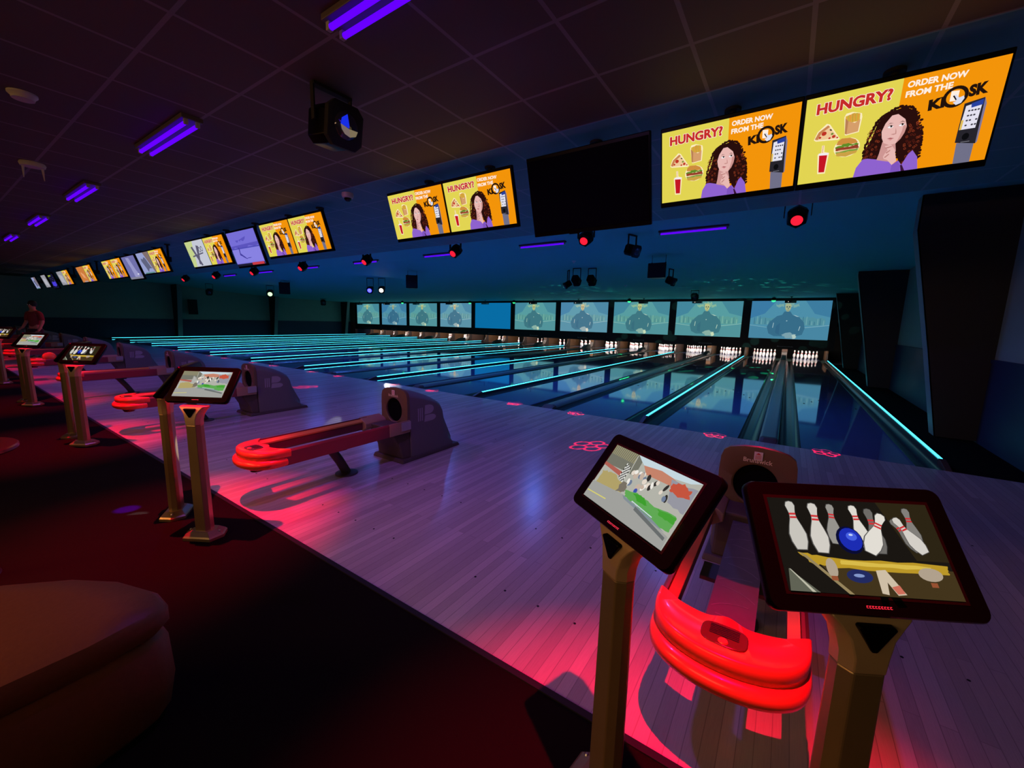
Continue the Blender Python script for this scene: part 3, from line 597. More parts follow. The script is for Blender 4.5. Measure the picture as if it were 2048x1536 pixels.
# ------------------------------------------------------------------ ball returns
def ball_return(label, x):
    o = thing('ball_return', label, 'ball return', (x, 0, 0), 0, 'ball returns on the approach')
    # machine hood
    def sec(y, wt, wb, zt, crown, z0=.035):
        return [(-wb, y, z0), (-wb - .004, y, z0 + (zt - z0) * .3), (-wt - .006, y, zt - .10), (-wt, y, zt - .03), (-wt + .03, y, zt), (-wt * .45, y, zt + crown * .75), (0, y, zt + crown), (wt * .45, y, zt + crown * .75), (wt - .03, y, zt), (wt, y, zt - .03), (wt + .006, y, zt - .10), (wb + .004, y, z0 + (zt - z0) * .3), (wb, y, z0)]
    b = MB(); b.loft([sec(-3.30, .190, .215, .715, .045), sec(-3.22, .197, .225, .700, .045), sec(-3.10, .200, .228, .668, .045), sec(-2.98, .202, .230, .630, .04), sec(-2.90, .202, .230, .598, .035), sec(-2.84, .201, .230, .560, .03), sec(-2.805, .200, .230, .50, .02), sec(-2.785, .199, .229, .41, .01), sec(-2.72, .196, .227, .28, .01), sec(-2.66, .194, .226, .16, .0)])
    b.build('hood', M['hood'], o, smooth=50, bevel=.006)
    # front lower body
    b = MB(); b.loft([[(s * .01, -3.30, z), (-w_, -3.30, z), (-w_ + .02, -3.30 - d, z), (w_ - .02, -3.30 - d, z), (w_, -3.30, z)][1:] for z, w_, d, s in ((.035, .215, .10, 0), (.15, .21, .12, 0), (.30, .20, .20, 0), (.40, .195, .24, 0))]); b.build('lower_body', M['hoodb'], o, smooth=0, bevel=.015)
    # front panel with round ball opening
    outer = [(-.205, .40), (-.207, .60), (-.200, .715), (-.165, .748), (-.09, .768), (0, .774), (.09, .768), (.165, .748), (.200, .715), (.207, .60), (.205, .40)]
    n = 40; hole = [(.122 * math.sin(2 * PI * i / n), .535 - .128 * math.cos(2 * PI * i / n)) for i in range(n)]
    def ray(a):                                       # outer boundary hit by ray from hole centre
        best = None; d = (math.sin(a), -math.cos(a)); pts = outer
        for i in range(len(pts)):
            (x0, z0), (x1, z1) = pts[i], pts[(i + 1) % len(pts)]; ex, ez = x1 - x0, z1 - z0; det = d[0] * ez - d[1] * ex
            if abs(det) < 1e-9: continue
            t = ((x0) * ez - (z0 - .535) * ex) / det; u = ((x0) * d[1] - (z0 - .535) * d[0]) / det
            if t > 0 and -1e-6 <= u <= 1 + 1e-6 and (best is None or t < best): best = t
        return (d[0] * best, .535 + d[1] * best)
    ob = [ray(2 * PI * i / n) for i in range(n)]
    b = MB(); b.loft([[(x_, -3.30, z) for x_, z in ob], [(x_, -3.335, z) for x_, z in ob], [(x_ * 1.08, -3.342, .535 + (z - .535) * 1.08) for x_, z in hole], [(x_, -3.335, z) for x_, z in hole], [(x_, -3.305, z) for x_, z in hole]], cap=False)
    fp = b.build('front_panel', M['hoodf'], o, smooth=40)
    b = MB(); b.loft([[(x_ * .995, y, .535 + (z - .535) * .995) for x_, z in hole] for y in (-3.318, -3.301)], cap=True); b.build('opening_shade', M['dark_pit'], fp, smooth=40)  # black plug painted as the shade inside the opening
    g = Pic(300, 70, .155, .028, .0004); g.text('Brunswick', 0, 0, 300, 70, M['gold'], 0, .02); q = g.build('lettering', fp); q.location = (0, -3.3425, .690)
    g = Pic(100, 110, .046, .052, .0004); g.rect(0, 0, 100, 110, M['paper']); g.poly([(18, 38), (50, 14), (82, 38)], M['stred'])
    for i in range(5): g.rect(14, 48 + i * 11, 86, 52 + i * 11, M['stred'], 1 if i == 0 else 0)
    q = g.build('sticker', fp); q.location = (0, -3.3435, .722); q['label'] = 'pink sticker with red triangle'
    # side emblem
    for s in (1, -1):
        g = MB()
        def em_(pts, d): 
            v = [(s * (.2345 - .0758 * (z - .125)), y, z + .10) for y, z in pts]; g.add(v, [tuple(t) for t in tessellate_polygon([[Vector((y, z, 0)) for y, z in pts]])])
        up = [(-3.10, .37), (-3.085, .47)] + [(-3.03 + .075 * math.sin(a), .42 + .05 * math.cos(a)) for a in [PI * i / 8 for i in range(9)]]
        lo = [(-3.11, .29), (-3.095, .36)] + [(-3.00 + .07 * math.sin(a), .325 + .035 * math.cos(a)) for a in [PI * i / 8 for i in range(9)]]
        em_(up, .004); em_(lo, .004)
        for i in range(3): em_([(-3.20 + i * .028, .31), (-3.192 + i * .028, .45), (-3.178 + i * .028, .45), (-3.186 + i * .028, .31)], .004)
        q = g.build('side_emblem', M['clip'], o, smooth=0); q['label'] = 'pale letter-shaped side emblem'
    b = MB(); b.loft([[(-.245, -3.44, 0), (.245, -3.44, 0), (.245, -2.55, 0), (-.245, -2.55, 0)], [(-.235, -3.42, .04), (.235, -3.42, .04), (.235, -2.57, .04), (-.235, -2.57, .04)]]); b.build('base_skirt', M['hoodb'], o, smooth=0, bevel=.008)
    # rails
    for s in (-1, 1):
        b = MB(); b.prism([(s * .245, .33), (s * .245, .44), (s * .232, .455), (s * .222, .455), (s * .218, .43), (s * .190, .412), (s * .185, .35), (s * .20, .33)], 'y', -4.62, -3.52); rl = b.build('rail', M['rail'], o, smooth=30)
        b = MB(); b.prism([(s * .220, .4345), (s * .218, .446), (s * .1995, .436), (s * .182, .426), (s * .182, .4125), (s * .190, .414)], 'y', -4.61, -3.53); b.build('track_strip', M['railt'], rl, smooth=30)
        b = MB(); b.prism([(s * .250, .33), (s * .250, .462), (s * .165, .43), (s * .13, .405), (s * .13, .36), (s * .19, .32)], 'y', -3.60, -3.335); b.build('rail_collar', M['tan'], o, smooth=30, bevel=.006)
        b = MB(); b.b2((s * .252, -3.46, .36), (s * .262, -3.335, .45)); cp = b.build('rail_clip', M['clip'], o, smooth=0, bevel=.004)
    # centre tray
    b = MB(); b.b2((-.085, -4.70, .30), (.085, -3.42, .352))
    for i in range(11):
        y0 = -3.50 - i * .105; sg = 1 if i % 2 else -1; r0 = .17; n_ = 14; pts = []
        for rr_ in (r0, r0 - .0035): pts.append([(sg * .055 + rr_ * math.cos(a), y0 - .08 + rr_ * math.sin(a), .3528) for a in [PI * (.5 - sg * .5) * 0 + PI * j / n_ for j in range(n_ + 1)]])
        for j in range(n_):
            q4 = [pts[0][j], pts[0][j + 1], pts[1][j + 1], pts[1][j]]
            if all(abs(v[0]) < .080 and v[1] > -4.62 for v in q4): b.add(q4, [(0, 1, 2, 3)], 1)
    b.build('centre_tray', [M['tray'], M['trayl']], o, smooth=0)
    # nose
    def nose(rx, yb, yt, yin, z0, z1, r, wi):
        rings = []; N = 40
        for i in range(N + 1):
            t = -1 + 2 * i / N; a = t * PI / 2
            ox, oy = rx * math.sin(a), yb + (yt - yb) * max(0, math.cos(a)) ** .62
            ix = (rx - wi) * t; iy = yin - .035 * (1 - t * t) + .035 * math.exp(-(t / .24) ** 2)
            d = Vector((ox - ix, oy - iy)); ln = max(d.length, .02); d = d.normalized() if d.length > 1e-4 else Vector((math.copysign(1, t), 0)); rr = min(r, ln * .45, (z1 - z0) * .5)
            sec = [(ix, iy, z0 + .006), (ix, iy, z1 - .008), (ix + d.x * .006, iy + d.y * .006, z1)]
            for j in range(7): q = PI / 2 - PI * j / 6; sec.append((ox - d.x * (rr - rr * math.cos(q)), oy - d.y * (rr - rr * math.cos(q)), (z1 - rr if j < 3 else z0 + rr if j > 3 else (z0 + z1) / 2) + rr * math.sin(q)))
            sec.append((ix + d.x * .006, iy + d.y * .006, z0)); rings.append(sec)
        return rings
    b = MB(); b.loft(nose(.258, -4.60, -4.868, -4.64, .325, .400, .034, .075)); b.build('nose_bumper', M['nose'], o, smooth=60)
    b = MB(); b.loft(nose(.250, -4.57, -4.838, -4.62, .396, .462, .016, .07)); npl = b.build('nose_top', M['nose'], o, smooth=60)
    gp = [(.072 * math.copysign(abs(math.cos(a)) ** .6, math.cos(a)), -4.735 + .055 * math.copysign(abs(math.sin(a)) ** .6, math.sin(a))) for a in [2 * PI * i / 28 for i in range(28)]]
    b = MB(); b.prism(gp, 'z', .455, .466); gr = b.build('hand_dryer', M['nose2'], npl, smooth=50, bevel=.003)
    b = MB()
    for i in range(6): b.b2((-.045, -4.700 - i * .009, .466), (.045, -4.696 - i * .009, .4675))
    b.lathe([(.016, .466), (.014, .4695)], 16, 1, (0, -4.768, 0)); b.build('vent_and_button', [M['blackmat'], M['nose']], npl, smooth=0)
    b = MB(); b.lathe([(.05, .27), (.065, .30), (.065, .34)], 20, 0, (0, -4.72, 0)); b.build('under_cap', M['nose2'], o)
    # leg
    b = MB(); b.tube([(0, -3.93, .015), (0, -4.0, .15), (0, -4.10, .31)], .042, 14); b.b2((-.16, -4.16, .295), (.16, -4.02, .315)); b.build('support_leg', M['leg'], o)
    b = MB(); b.lathe([(.105, 0), (.103, .012), (.06, .022)], 28, 0, (0, -3.93, 0)); b.build('foot', M['leg'], o)
    return o
M['tray'] = pm('tray_grey', (.15, .135, .13, 1), .5, bump=.1, bscale=30, vary=.15); M['trayl'] = pm('tray_line', (.30, .28, .27, 1), .5)
brl = ['ball return with red nose behind the two big touch screens in the foreground', 'ball return with red nose standing alone mid-approach, shadow on the floor before it', 'third ball return from the right, its nose left of the second pair of score consoles', 'fourth ball return from the right, its dark rail passing behind a score console', 'fifth ball return from the right, holding an orange and a dark ball']
ret = ball_return(brl[0], cx(0))
for k in range(1, NP):
    c = copy_tree(ret); c.location.x = cx(k); c['label'] = brl[k] if k < 5 else 'distant ball return, %s on the approach' % ORD[k]
def ball(x, y, z, r, mat, label):
    b = MB(); n = 24; b.lathe([(max(.0005, r * math.sin(PI * i / n)), -r * math.cos(PI * i / n)) for i in range(n + 1)], 32)
    root = b.build('bowling_ball', mat, smooth=180); root.location = (x, y, z); tag(root, label, 'bowling ball', 'bowling balls on the fifth ball return')
    for a in ((.02, .02), (-.02, .02), (0, -.02)):
        h = MB(); h.lathe([(.012, r - .004), (.012, r + .0008)], 10, 0, (0, 0, 0), Matrix.Rotation(.6, 4, 'X') @ Matrix.Translation((a[0] * 1.2, a[1] * 1.2, -.003))); h.build('finger_hole', M['blackmat'], root)
ball(cx(4) + .133, -4.50, .497, .108, M['ballo'], 'orange marbled bowling ball resting at the front of the fifth ball return')
ball(cx(4) + .133, -4.25, .497, .108, M['balld'], 'dark blue bowling ball behind the orange one on the fifth ball return')

# ------------------------------------------------------------------ score consoles
def race(w, h):
    p = Pic(1600, 900, w, h, .0003); E = eC
    p.rect(0, 0, 1600, 900, E(178, 178, 168, 1, True)); p.poly([(497, 9), (497, 0), (1600, 0), (1456, 60), (1205, 90), (987, 75), (676, 104)], E(196, 214, 222)); p.poly([(676, 104), (987, 66), (1205, 90), (1320, 120), (1298, 190), (795, 205)], E(196, 130, 106))
    p.poly([(0, 0), (497, 0), (621, 77), (640, 300), (400, 300), (0, 320)], E(116, 116, 104)); 
    for i in range(14): p.poly([(i * 38, 0), (i * 38 + 14, 0), (i * 36 + 20, 150), (i * 36 + 8, 150)], E(168, 158, 112), 1 if i == 0 else 0)
    p.poly([(0, 300), (440, 330), (430, 400), (0, 350)], E(176, 96, 84)); p.wig([(60, 440), (300, 400), (600, 500), (590, 600), (59, 640)], E(176, 160, 104), 16, 6, 3); p.wig([(1200, 120), (1600, 100), (1600, 420), (1320, 400)], E(150, 150, 160), 14, 5, 4)
    p.poly([(0, 900), (0, 640), (654, 590), (1585, 733), (1600, 900)], E(160, 160, 156)); p.poly([(13, 790), (430, 764), (430, 780), (13, 806)], E(214, 206, 110))
    fl = [(417, 163), (401, 390), (493, 433), (519, 300)]
    for i in range(6):
        for j in range(8):
            x0, y0 = 405 + i * 18, 180 + j * 29 + i * 8; p.poly([(x0, y0), (x0 + 18, y0 + 8), (x0 + 18, y0 + 37), (x0, y0 + 29)], E(20, 20, 20) if (i + j) % 2 else E(238, 238, 232), 1 if i == j == 0 else 0)
    p.poly([(500, 22), (512, 22), (556, 420), (542, 420)], E(190, 190, 180))
    r = random.Random(11)
    for i in range(26):
        x = 620 + r.uniform(0, 700); y = 225 + (x - 620) * -.02 + r.uniform(0, 190); q = (E(226, 214, 200), E(50, 46, 44), E(196, 176, 160), E(110, 124, 150), E(238, 234, 226))[i % 5]
        p.ell(x, y, r.uniform(20, 38), r.uniform(26, 60), q, r.uniform(-.5, .5), 9, 1)
    p.ell(845, 470, 30, 36, E(62, 80, 170)); p.wig([(1266, 149), (1420, 110), (1560, 150), (1590, 230), (1400, 280), (1292, 250)], E(196, 84, 62), 16, 5, 5)
    p.wig([(560, 440), (660, 420), (700, 560), (560, 600)], E(120, 112, 100), 20, 4, 6)
    p.wig([(700, 530), (945, 480), (1180, 520), (1574, 490), (1610, 560), (1600, 690), (1300, 690), (1000, 620), (740, 600)], E(96, 168, 84), 12, 6, 7); p.wig([(850, 500), (1050, 490), (1150, 560), (960, 570)], E(62, 158, 46), 10, 5, 8); p.wig([(1300, 520), (1600, 500), (1600, 580), (1380, 590)], E(70, 160, 52), 10, 5, 9)
    p.poly([(700, 600), (1300, 660), (1560, 716), (1200, 690), (760, 640)], E(130, 142, 150)); p.poly([(900, 600), (1300, 640), (1300, 652), (900, 612)], E(206, 214, 230)); p.poly([(1000, 640), (1600, 760), (1600, 800), (1000, 690)], E(104, 108, 108))
    return p
def pinpic(w, h):
    p = Pic(1600, 900, w, h, .0003); E = eC
    p.rect(0, 0, 1600, 900, E(26, 22, 18, 1, True)); p.poly([(1100, 0), (1600, 0), (1600, 560), (1300, 560)], E(44, 36, 20)); p.poly([(330, 600), (1600, 640), (1600, 900), (561, 900)], E(66, 52, 28))
    p.wig([(175, 540), (491, 582), (1561, 590), (1548, 680), (470, 668), (278, 640)], E(186, 150, 40), 8, 7, 3); p.wig([(560, 600), (1400, 612), (1400, 645), (560, 636)], E(216, 186, 74), 6, 7, 4)
    p.poly([(42, 700), (12, 900), (290, 900)], E(96, 98, 84)); p.poly([(46, 700), (60, 705), (250, 900), (215, 900)], E(190, 188, 168)); p.poly([(180, 540), (250, 570), (600, 900), (555, 900)], E(150, 132, 92))
    def pin(x, y, hgt, rot, wh, blur=1.0):
        pr = [(.0, -.02), (.07, 0), (.10, .08), (.08, .16), (.06, .26), (.075, .36), (.13, .52), (.175, .68), (.16, .84), (.10, 1.0)]
        pts = [(-a, b_) for a, b_ in pr] + [(a, b_) for a, b_ in reversed(pr)]; c, q = math.cos(rot), math.sin(rot)
        tf = lambda a, b_: (x + (a * c - (b_ - .5) * q) * hgt * blur, y + (a * q + (b_ - .5) * c) * hgt)
        p.poly([tf(a * 1.12, b_ * 1.03 - .015) for a, b_ in pts], E(int(wh * .42), int(wh * .41), int(wh * .40))); p.poly([tf(a, b_) for a, b_ in pts], E(wh, int(wh * .98), int(wh * .94)))
        for s0 in (.235, .31): p.poly([tf(-.068, s0), (tf(.068, s0)), tf(.072, s0 + .042), tf(-.072, s0 + .042)], E(206, 50, 54), 1 if s0 < .3 else 0)
    pin(215, 280, 470, -.03, 200); pin(425, 295, 480, .03, 210); pin(590, 250, 390, .1, 150); pin(975, 300, 430, 0, 110); pin(835, 260, 400, -.05, 222); pin(1345, 250, 370, 0, 130); pin(1250, 330, 330, -.5, 120); pin(1290, 330, 360, -.45, 212, 1.1)
    p.ell(690, 405, 128, 132, E(10, 12, 52)); p.ell(700, 398, 108, 110, E(28, 44, 178)); p.ell(715, 370, 52, 40, E(70, 96, 226)); p.ell(712, 355, 20, 10, E(200, 214, 250)); pin(960, 330, 430, .5, 226, 1.1)
    for x, y, a, b_ in ((430, 680, 52, 90), (1330, 690, 110, 60)): p.ell(x, y, a, b_, E(176, 160, 140)); p.rect(x - 30, y + 70, x + 30, y + 110, E(150, 80, 50))
    p.ell(665, 740, 120, 60, E(34, 42, 96)); p.ell(660, 735, 50, 16, E(130, 150, 200)); p.poly([(830, 680), (920, 670), (1040, 880), (960, 890), (900, 780), (880, 890), (820, 880)], E(206, 190, 166)); p.poly([(925, 820), (1000, 800), (1030, 870), (960, 880)], E(206, 110, 90))
    return p
RACE, PINS = race(.344, .1935), pinpic(.344, .1935)
def console(label, x, yaw, pic, tn_):
    o = thing('score_console', label, 'score console', (x, -5.09 if x > -2.5 else -5.185, 0), math.radians(yaw), 'score consoles along the approach')
    # base plate, a flat hexagon with sloping top
    def hexa(s, z): return [(px * s, py * s, z) for px, py in ((-.132, .0), (-.095, -.08), (.095, -.08), (.132, .0), (.095, .08), (-.095, .08))]
    b = MB(); b.loft([hexa(1, 0), hexa(1, .02), hexa(.93, .03), hexa(.62, .055)]); bs = b.build('base_plate', M['bronze'], o, smooth=0, bevel=.003)
    b = MB()
    for q in ((-.10, .0), (.10, 0)): b.lathe([(.008, .03), (.008, .045), (.004, .05)], 8, 0, (q[0], 0, 0))
    b.build('bolt', M['silver'], bs)
    # post: chamfered column
    def sec(w_, d_, z, y0=0): c_ = .016; return [(-w_ + c_, y0 - d_, z), (w_ - c_, y0 - d_, z), (w_, y0 - d_ + c_ * 1.6, z), (w_, y0 + d_ - c_, z), (w_ - c_, y0 + d_, z), (-w_ + c_, y0 + d_, z), (-w_, y0 + d_ - c_, z), (-w_, y0 - d_ + c_ * 1.6, z)]
    b = MB(); b.loft([sec(.051, .038, .04), sec(.049, .036, .45), sec(.047, .034, .785)]); b.build('post', M['bronze'], o, smooth=0, bevel=.004)
    b = MB(); b.loft([sec(.048, .035, .785), sec(.050, .036, .82), sec(.060, .035, .86, .004), sec(.080, .034, .888, .009), sec(.094, .034, .903, .014), sec(.095, .032, .908, .016)]); nk = b.build('neck', M['bronze_l'], o, smooth=30, bevel=.004)
    tri = [(-.034, .897), (.034, .897), (.038, .892), (.005, .838), (-.005, .838), (-.038, .892)]
    b = MB(); b.prism(tri, 'y', -.022, -.039); b.build('triangle_button', M['black'], nk, smooth=0, bevel=.003)
    # monitor
    ya = math.radians(yaw); wx, wy = ((-.027 if yaw < 0 else -.068), .088) if x < -2.5 else ((.026 if yaw < 0 else -.023), .028); hd = empty('monitor', (wx * math.cos(ya) + wy * math.sin(ya), -wx * math.sin(ya) + wy * math.cos(ya), 1.035)); hd.parent = o
    T = math.radians(52)                         # screen leans back
    T = math.radians(38)
    hd.rotation_euler = (-T, 0, 0)
    w2, h2, r_ = .215, .135, .022
    def rr(w_, h_, r, n=5):
        o_ = []
        for cx_, cz_, a0 in ((w_ - r, h_ - r, 0), (-w_ + r, h_ - r, PI / 2), (-w_ + r, -h_ + r, PI), (w_ - r, -h_ + r, 1.5 * PI)):
            for i in range(n + 1): a = a0 + PI / 2 * i / n; o_.append((cx_ + r * math.cos(a), cz_ + r * math.sin(a)))
        return o_
    rings = [[(x_, y_, z_) for x_, z_ in rr(w2 * s_, h2 * s_, r_)] for y_, s_ in ((.0, .985), (.006, 1.0), (.022, 1.0), (.030, .97), (.052, .90), (.058, .6))]
    b = MB(); b.loft(rings); b.build('casing', M['black'], hd, smooth=40)
    b = MB(); b.loft([[(x_, -.0002, z_) for x_, z_ in ((-.179, -.1035), (.179, -.1035), (.179, .1035), (-.179, .1035))], [(x_, -.0008, z_) for x_, z_ in ((-.179, -.1035), (.179, -.1035), (.179, .1035), (-.179, .1035))]]); b.build('screen_border', M['border'], hd, smooth=0)
    q = pic.build('screen', hd); q.location = (0, -.0010, 0); q['label'] = 'lit touch screen'
    g = Pic(300, 40, .052, .005, .0003); [(g.rect(i * 33, 0, i * 33 + 24, 10, M['clip'], 1 if i == 0 else 0), g.rect(i * 33, 10, i * 33 + 9, 40, M['clip'], 0), g.rect(i * 33 + (6 if i % 3 else 14), 30, i * 33 + 24, 40, M['clip'], 0)) for i in range(9)]; q = g.build('brand_lettering', hd); q.location = (0, -.0006, -.118)
    b = MB(); b.cyl((0, .06, -.035), (0, .06, .03), .05, 20); b.build('pivot', M['blackmat'], hd)
    return o
M['border'] = pm('screen_border', (.006, .006, .004, 1), .4, spec=.1)
# a console's monitor is a part; its own pieces are sub-parts
cl = ['score console in the foreground with a touch screen showing a cartoon car race', 'foreground score console furthest right, its touch screen showing pins struck by a blue ball']
console(cl[0], cx(0) - .263, -33.5, RACE, 0); console(cl[1], cx(0) + .273, 30, PINS, 0)
cr = console('score console of the second pair with its screen facing us, showing a race picture', cx(1) + .260, 31, RACE, 1); clf = console('score console of the second pair turned away, lit pink down its post', cx(1) - .26, -33.5, PINS, 1)
cp = console('score console of the third pair with its screen facing us, showing pins', cx(2) + .260, 31, PINS, 2); c = copy_tree(clf); c.location.x = cx(2) - .26; c['label'] = 'score console of the third pair turned away, hidden behind its neighbour'
for k in range(3, 7):
    c = copy_tree(cr if k % 2 else cp); c.location.x = cx(k) + .265; c['label'] = 'distant score console of the %s pair from the right, screen facing us' % ORDR[k]
    c = copy_tree(clf); c.location.x = cx(k) - .26; c['label'] = 'distant score console of the %s pair from the right, turned away' % ORDR[k]

# ------------------------------------------------------------------ ceiling lights and gear
UVM = eC(70, 0, 245, 1.0, True); UVM = em((.085, 0.0, .95, 1), 1.6, True)
def uv_lamp(x, y, zc, n, label, group):
    o = thing('ultraviolet_lamp', label, 'ultraviolet lamp', (x, y, zc), 0, group)
    w_ = .16 if n == 2 else .09
    b = MB(); b.prism([(-w_ / 2, -.035), (w_ / 2, -.035), (w_ / 2, 0), (-w_ / 2, 0)], 'x', -.63, .63); b.build('housing', M['housing'], o, smooth=0, bevel=.004)
    for i in range(n):
        yy = (i - (n - 1) / 2) * .085
        b = MB(); b.cyl((-.59, yy, -.062), (.59, yy, -.062), .0165, 12); tb = b.build('tube', UVM, o)
        for s in (-1, 1): b = MB(); b.box((s * .605, yy, -.052), (.03, .03, .05)); b.build('end_holder', M['clip'], tb, smooth=0, bevel=.003)
    spot('violet_glow', (x, y, zc - .10), (x, y + (1.9 if n == 2 else 0), 0), 165 if n == 1 else 150, (.34, .10, 1) if n == 2 else (.05, .20, 1), 92 if n == 2 else 230, 1, .05)
    return o
M['housing'] = pm('lamp_housing', (.10, .07, .07, 1), .5)
for k in range(5):
    uv_lamp(dv(k + 1), -4.58, ZT, 2, 'twin-tube violet lamp fixture on the dark tiles, %s' % ['cut by the top edge of the photo', 'left of the big glass-eyed moving light', 'third along the row', 'fourth along the row', 'last and smallest in the row'][k], 'violet lamps over the seating')
for k in range(7):
    yy = 2.55; o = uv_lamp(dv(k + 1), yy, zceil(yy), 1, 'single-tube violet lamp fixture over the lanes, %s of its row from the right' % ORDR[k], 'violet lamps over the lanes')
M['redlens'] = em((1, .01, .03, 1), 1.6, True)
def red_light(k):
    x, y, z = cx(k), 1.36, 3.12
    zc = zceil(y)
    o = thing('red_effect_light', 'black effect light with glowing red lens, %s in the row from the right' % ORDR[k], 'effect light', (x, y, z), 0, 'red effect lights over the foul line')
    T = Matrix.Rotation(math.radians(-38), 4, 'X')
    b = MB(); b.lathe([(.05, -.16), (.125, -.13), (.15, -.02), (.135, .10), (.105, .12)], 6, 0, (0, 0, 0), Matrix.Rotation(math.radians(128), 4, 'X') @ Matrix.Rotation(.5, 4, 'Z')); b.build('housing', M['black'], o, smooth=0, bevel=.008)
    b = MB(); n = 20; b.lathe([(.076, .116), (.072, .130), (.045, .144), (.01, .148)], n, 0, (0, 0, 0), Matrix.Rotation(math.radians(128), 4, 'X')); b.build('lens', M['redlens'], o, smooth=60)
    b = MB(); b.box((0, 0, zc - z - .01), (.2, .1, .02))
    for s in (-1, 1): b.box((s * .165, 0, (zc - z) / 2), (.012, .05, zc - z))
    b.build('bracket', M['blackmat'], o, smooth=0)
for k in range(8):
    red_light(k)
    spot('red_beam', (cx(k), 1.18, 3.0), (cx(k + 1) - .1, -5.35, .35), 15, (1, .0, .06), 600 if k < 3 else 250, .6, .02)
spot('red_beam', (cx(0), 1.18, 3.0), (cx(0) + .1, -5.7, .0), 20, (1, .0, .06), 200, .6, .02)
for k in range(7):
    for s in (.60, -.63):
        q = spot('flower_spot', (cx(k), 1.22, 3.0), (cx(k) + s, -.03, 0), 7, (1, .0, .06), 2600, .05, .002); gobo(q.data, 'rings')
for k, (x, y) in ((0, (-3.22, -1.58)), (2, (-9.83, -1.5))):
    q = spot('flower_spot', (cx(k), 1.22, 3.0), (x, y, 0), 7, (1, .0, .06), 2600, .05, .002); gobo(q.data, 'rings')

def mover(x, y, z, sx, label, glow=None, rz=0, tilt=20, big=False, cat='moving light', group=None):
    zc = ZT if y < .97 else zceil(y)
    o = thing('moving_light', label, cat, (x, y, z), rz, group)
    h = empty('head', (0, 0, 0)); h.parent = o; h.rotation_euler = (math.radians(tilt), 0, 0)
    def rsec(w_, h_, y_, c=.18):
        k_ = min(w_, h_) * c * 2; return [(-w_ + k_, y_, -h_), (w_ - k_, y_, -h_), (w_, y_, -h_ + k_), (w_, y_, h_ - k_), (w_ - k_, y_, h_), (-w_ + k_, y_, h_), (-w_, y_, h_ - k_), (-w_, y_, -h_ + k_)]
    b = MB(); b.loft([rsec(sx * .40, sx * .42, sx * .62), rsec(sx * .46, sx * .48, sx * .5), rsec(sx * .46, sx * .48, -sx * .1), rsec(sx * .40, sx * .42, -sx * .3)]); b.build('housing', M['black'], h, smooth=30, bevel=.006)
    b = MB(); b.loft([rsec(sx * .47, sx * .50, -sx * .30), rsec(sx * .50, sx * .53, -sx * .36), rsec(sx * .50, sx * .53, -sx * .50), rsec(sx * .44, sx * .46, -sx * .54)]); b.build('front_collar', M['blackmat'], h, smooth=30, bevel=.004)
    R = Matrix.Rotation(PI / 2, 4, 'X')
    b = MB(); b.lathe([(sx * .34, sx * .53), (sx * .33, sx * .56), (sx * .24, sx * .62), (sx * .12, sx * .65), (.001, sx * .66)], 24, 0, (0, 0, 0), R); b.build('lens', glow or M['lens'], h, smooth=60)
    b = MB()
    for s in (-1, 1): b.box((s * sx * .53, sx * .1, (zc - z) / 2 + sx * .02), (.012, sx * .14, (zc - z) - sx * .04))
    b.box((0, sx * .1, zc - z - .012), (sx * 1.08, sx * .2, .02)); b.build('yoke', M['blackmat'], o, smooth=0)
    return o
M['lens'] = pm('moving_lens', (.10, .10, .14, 1), .05, .7)
big = mover(-4.36, -4.17, 2.93, .285, 'big black moving light with a large glass lens, hanging near the top left', rz=math.radians(88), tilt=10)
g = Pic(100, 100, .165, .165, .0008); g.poly([(12, 30), (38, 8), (50, 50), (50, 62), (8, 55)], em((.01, .03, .85, 1), .9)); g.poly([(8, 55), (50, 64), (92, 62), (84, 84), (56, 96), (30, 90), (14, 74)], em((.30, .22, .20, 1), .6)); g.poly([(50, 64), (92, 62), (84, 84), (56, 96)], em((.34, .26, .15, 1), .6)); q = g.build('painted_reflection', kids(big)[0]); q.location = (0, -.190, 0)  # reflections in the lens put into glowing colour patches
mover(-4.25, 2.62, 3.04, .24, 'black moving light aimed right, below the switched-off television', rz=math.radians(70), tilt=18)
mover(-4.30, 6.35, 2.76, .22, 'small black moving light just right of the hanging loudspeaker', rz=math.radians(75), tilt=25)
mover(-4.56, 11.4, 2.62, .26, 'black light box hanging before the projection screens, right of centre', rz=.3, tilt=20)
mover(-7.32, 5.75, 2.70, .20, 'leftmost of three black lights on one bar over the lanes', rz=math.radians(-50), tilt=35)
mover(-6.90, 5.50, 2.78, .24, 'middle of three black lights on one bar over the lanes', rz=0, tilt=150)
mover(-6.45, 5.62, 2.78, .24, 'rightmost of three black lights on one bar over the lanes', rz=0, tilt=150)
BLUE = em((.02, .02, 1, 1), 14, True); WHT = em((1, .9, .66, 1), 7, True); GRN = em((.03, 1, .22, 1), 2.4, True); GRN2 = em((.55, 1, .5, 1), 1.6, True)
mover(-16.35, 5.12, 2.70, .25, 'moving light with a glowing blue lens over the far lanes', BLUE, rz=math.radians(40), tilt=20)
mover(-15.75, 5.25, 2.70, .25, 'moving light with a glowing warm white lens beside the blue one', WHT, rz=math.radians(40), tilt=20)
mover(-25.5, 5.40, 2.74, .34, 'far moving light with a pale green glowing lens', GRN2, rz=math.radians(60), tilt=20)
mover(-29.7, 4.0, 2.80, .32, 'far small black moving light left of a hanging loudspeaker', rz=math.radians(60), tilt=20)
mover(-30.9, 11.8, 2.60, .36, 'farthest black moving light near the left wall', rz=math.radians(60), tilt=20)
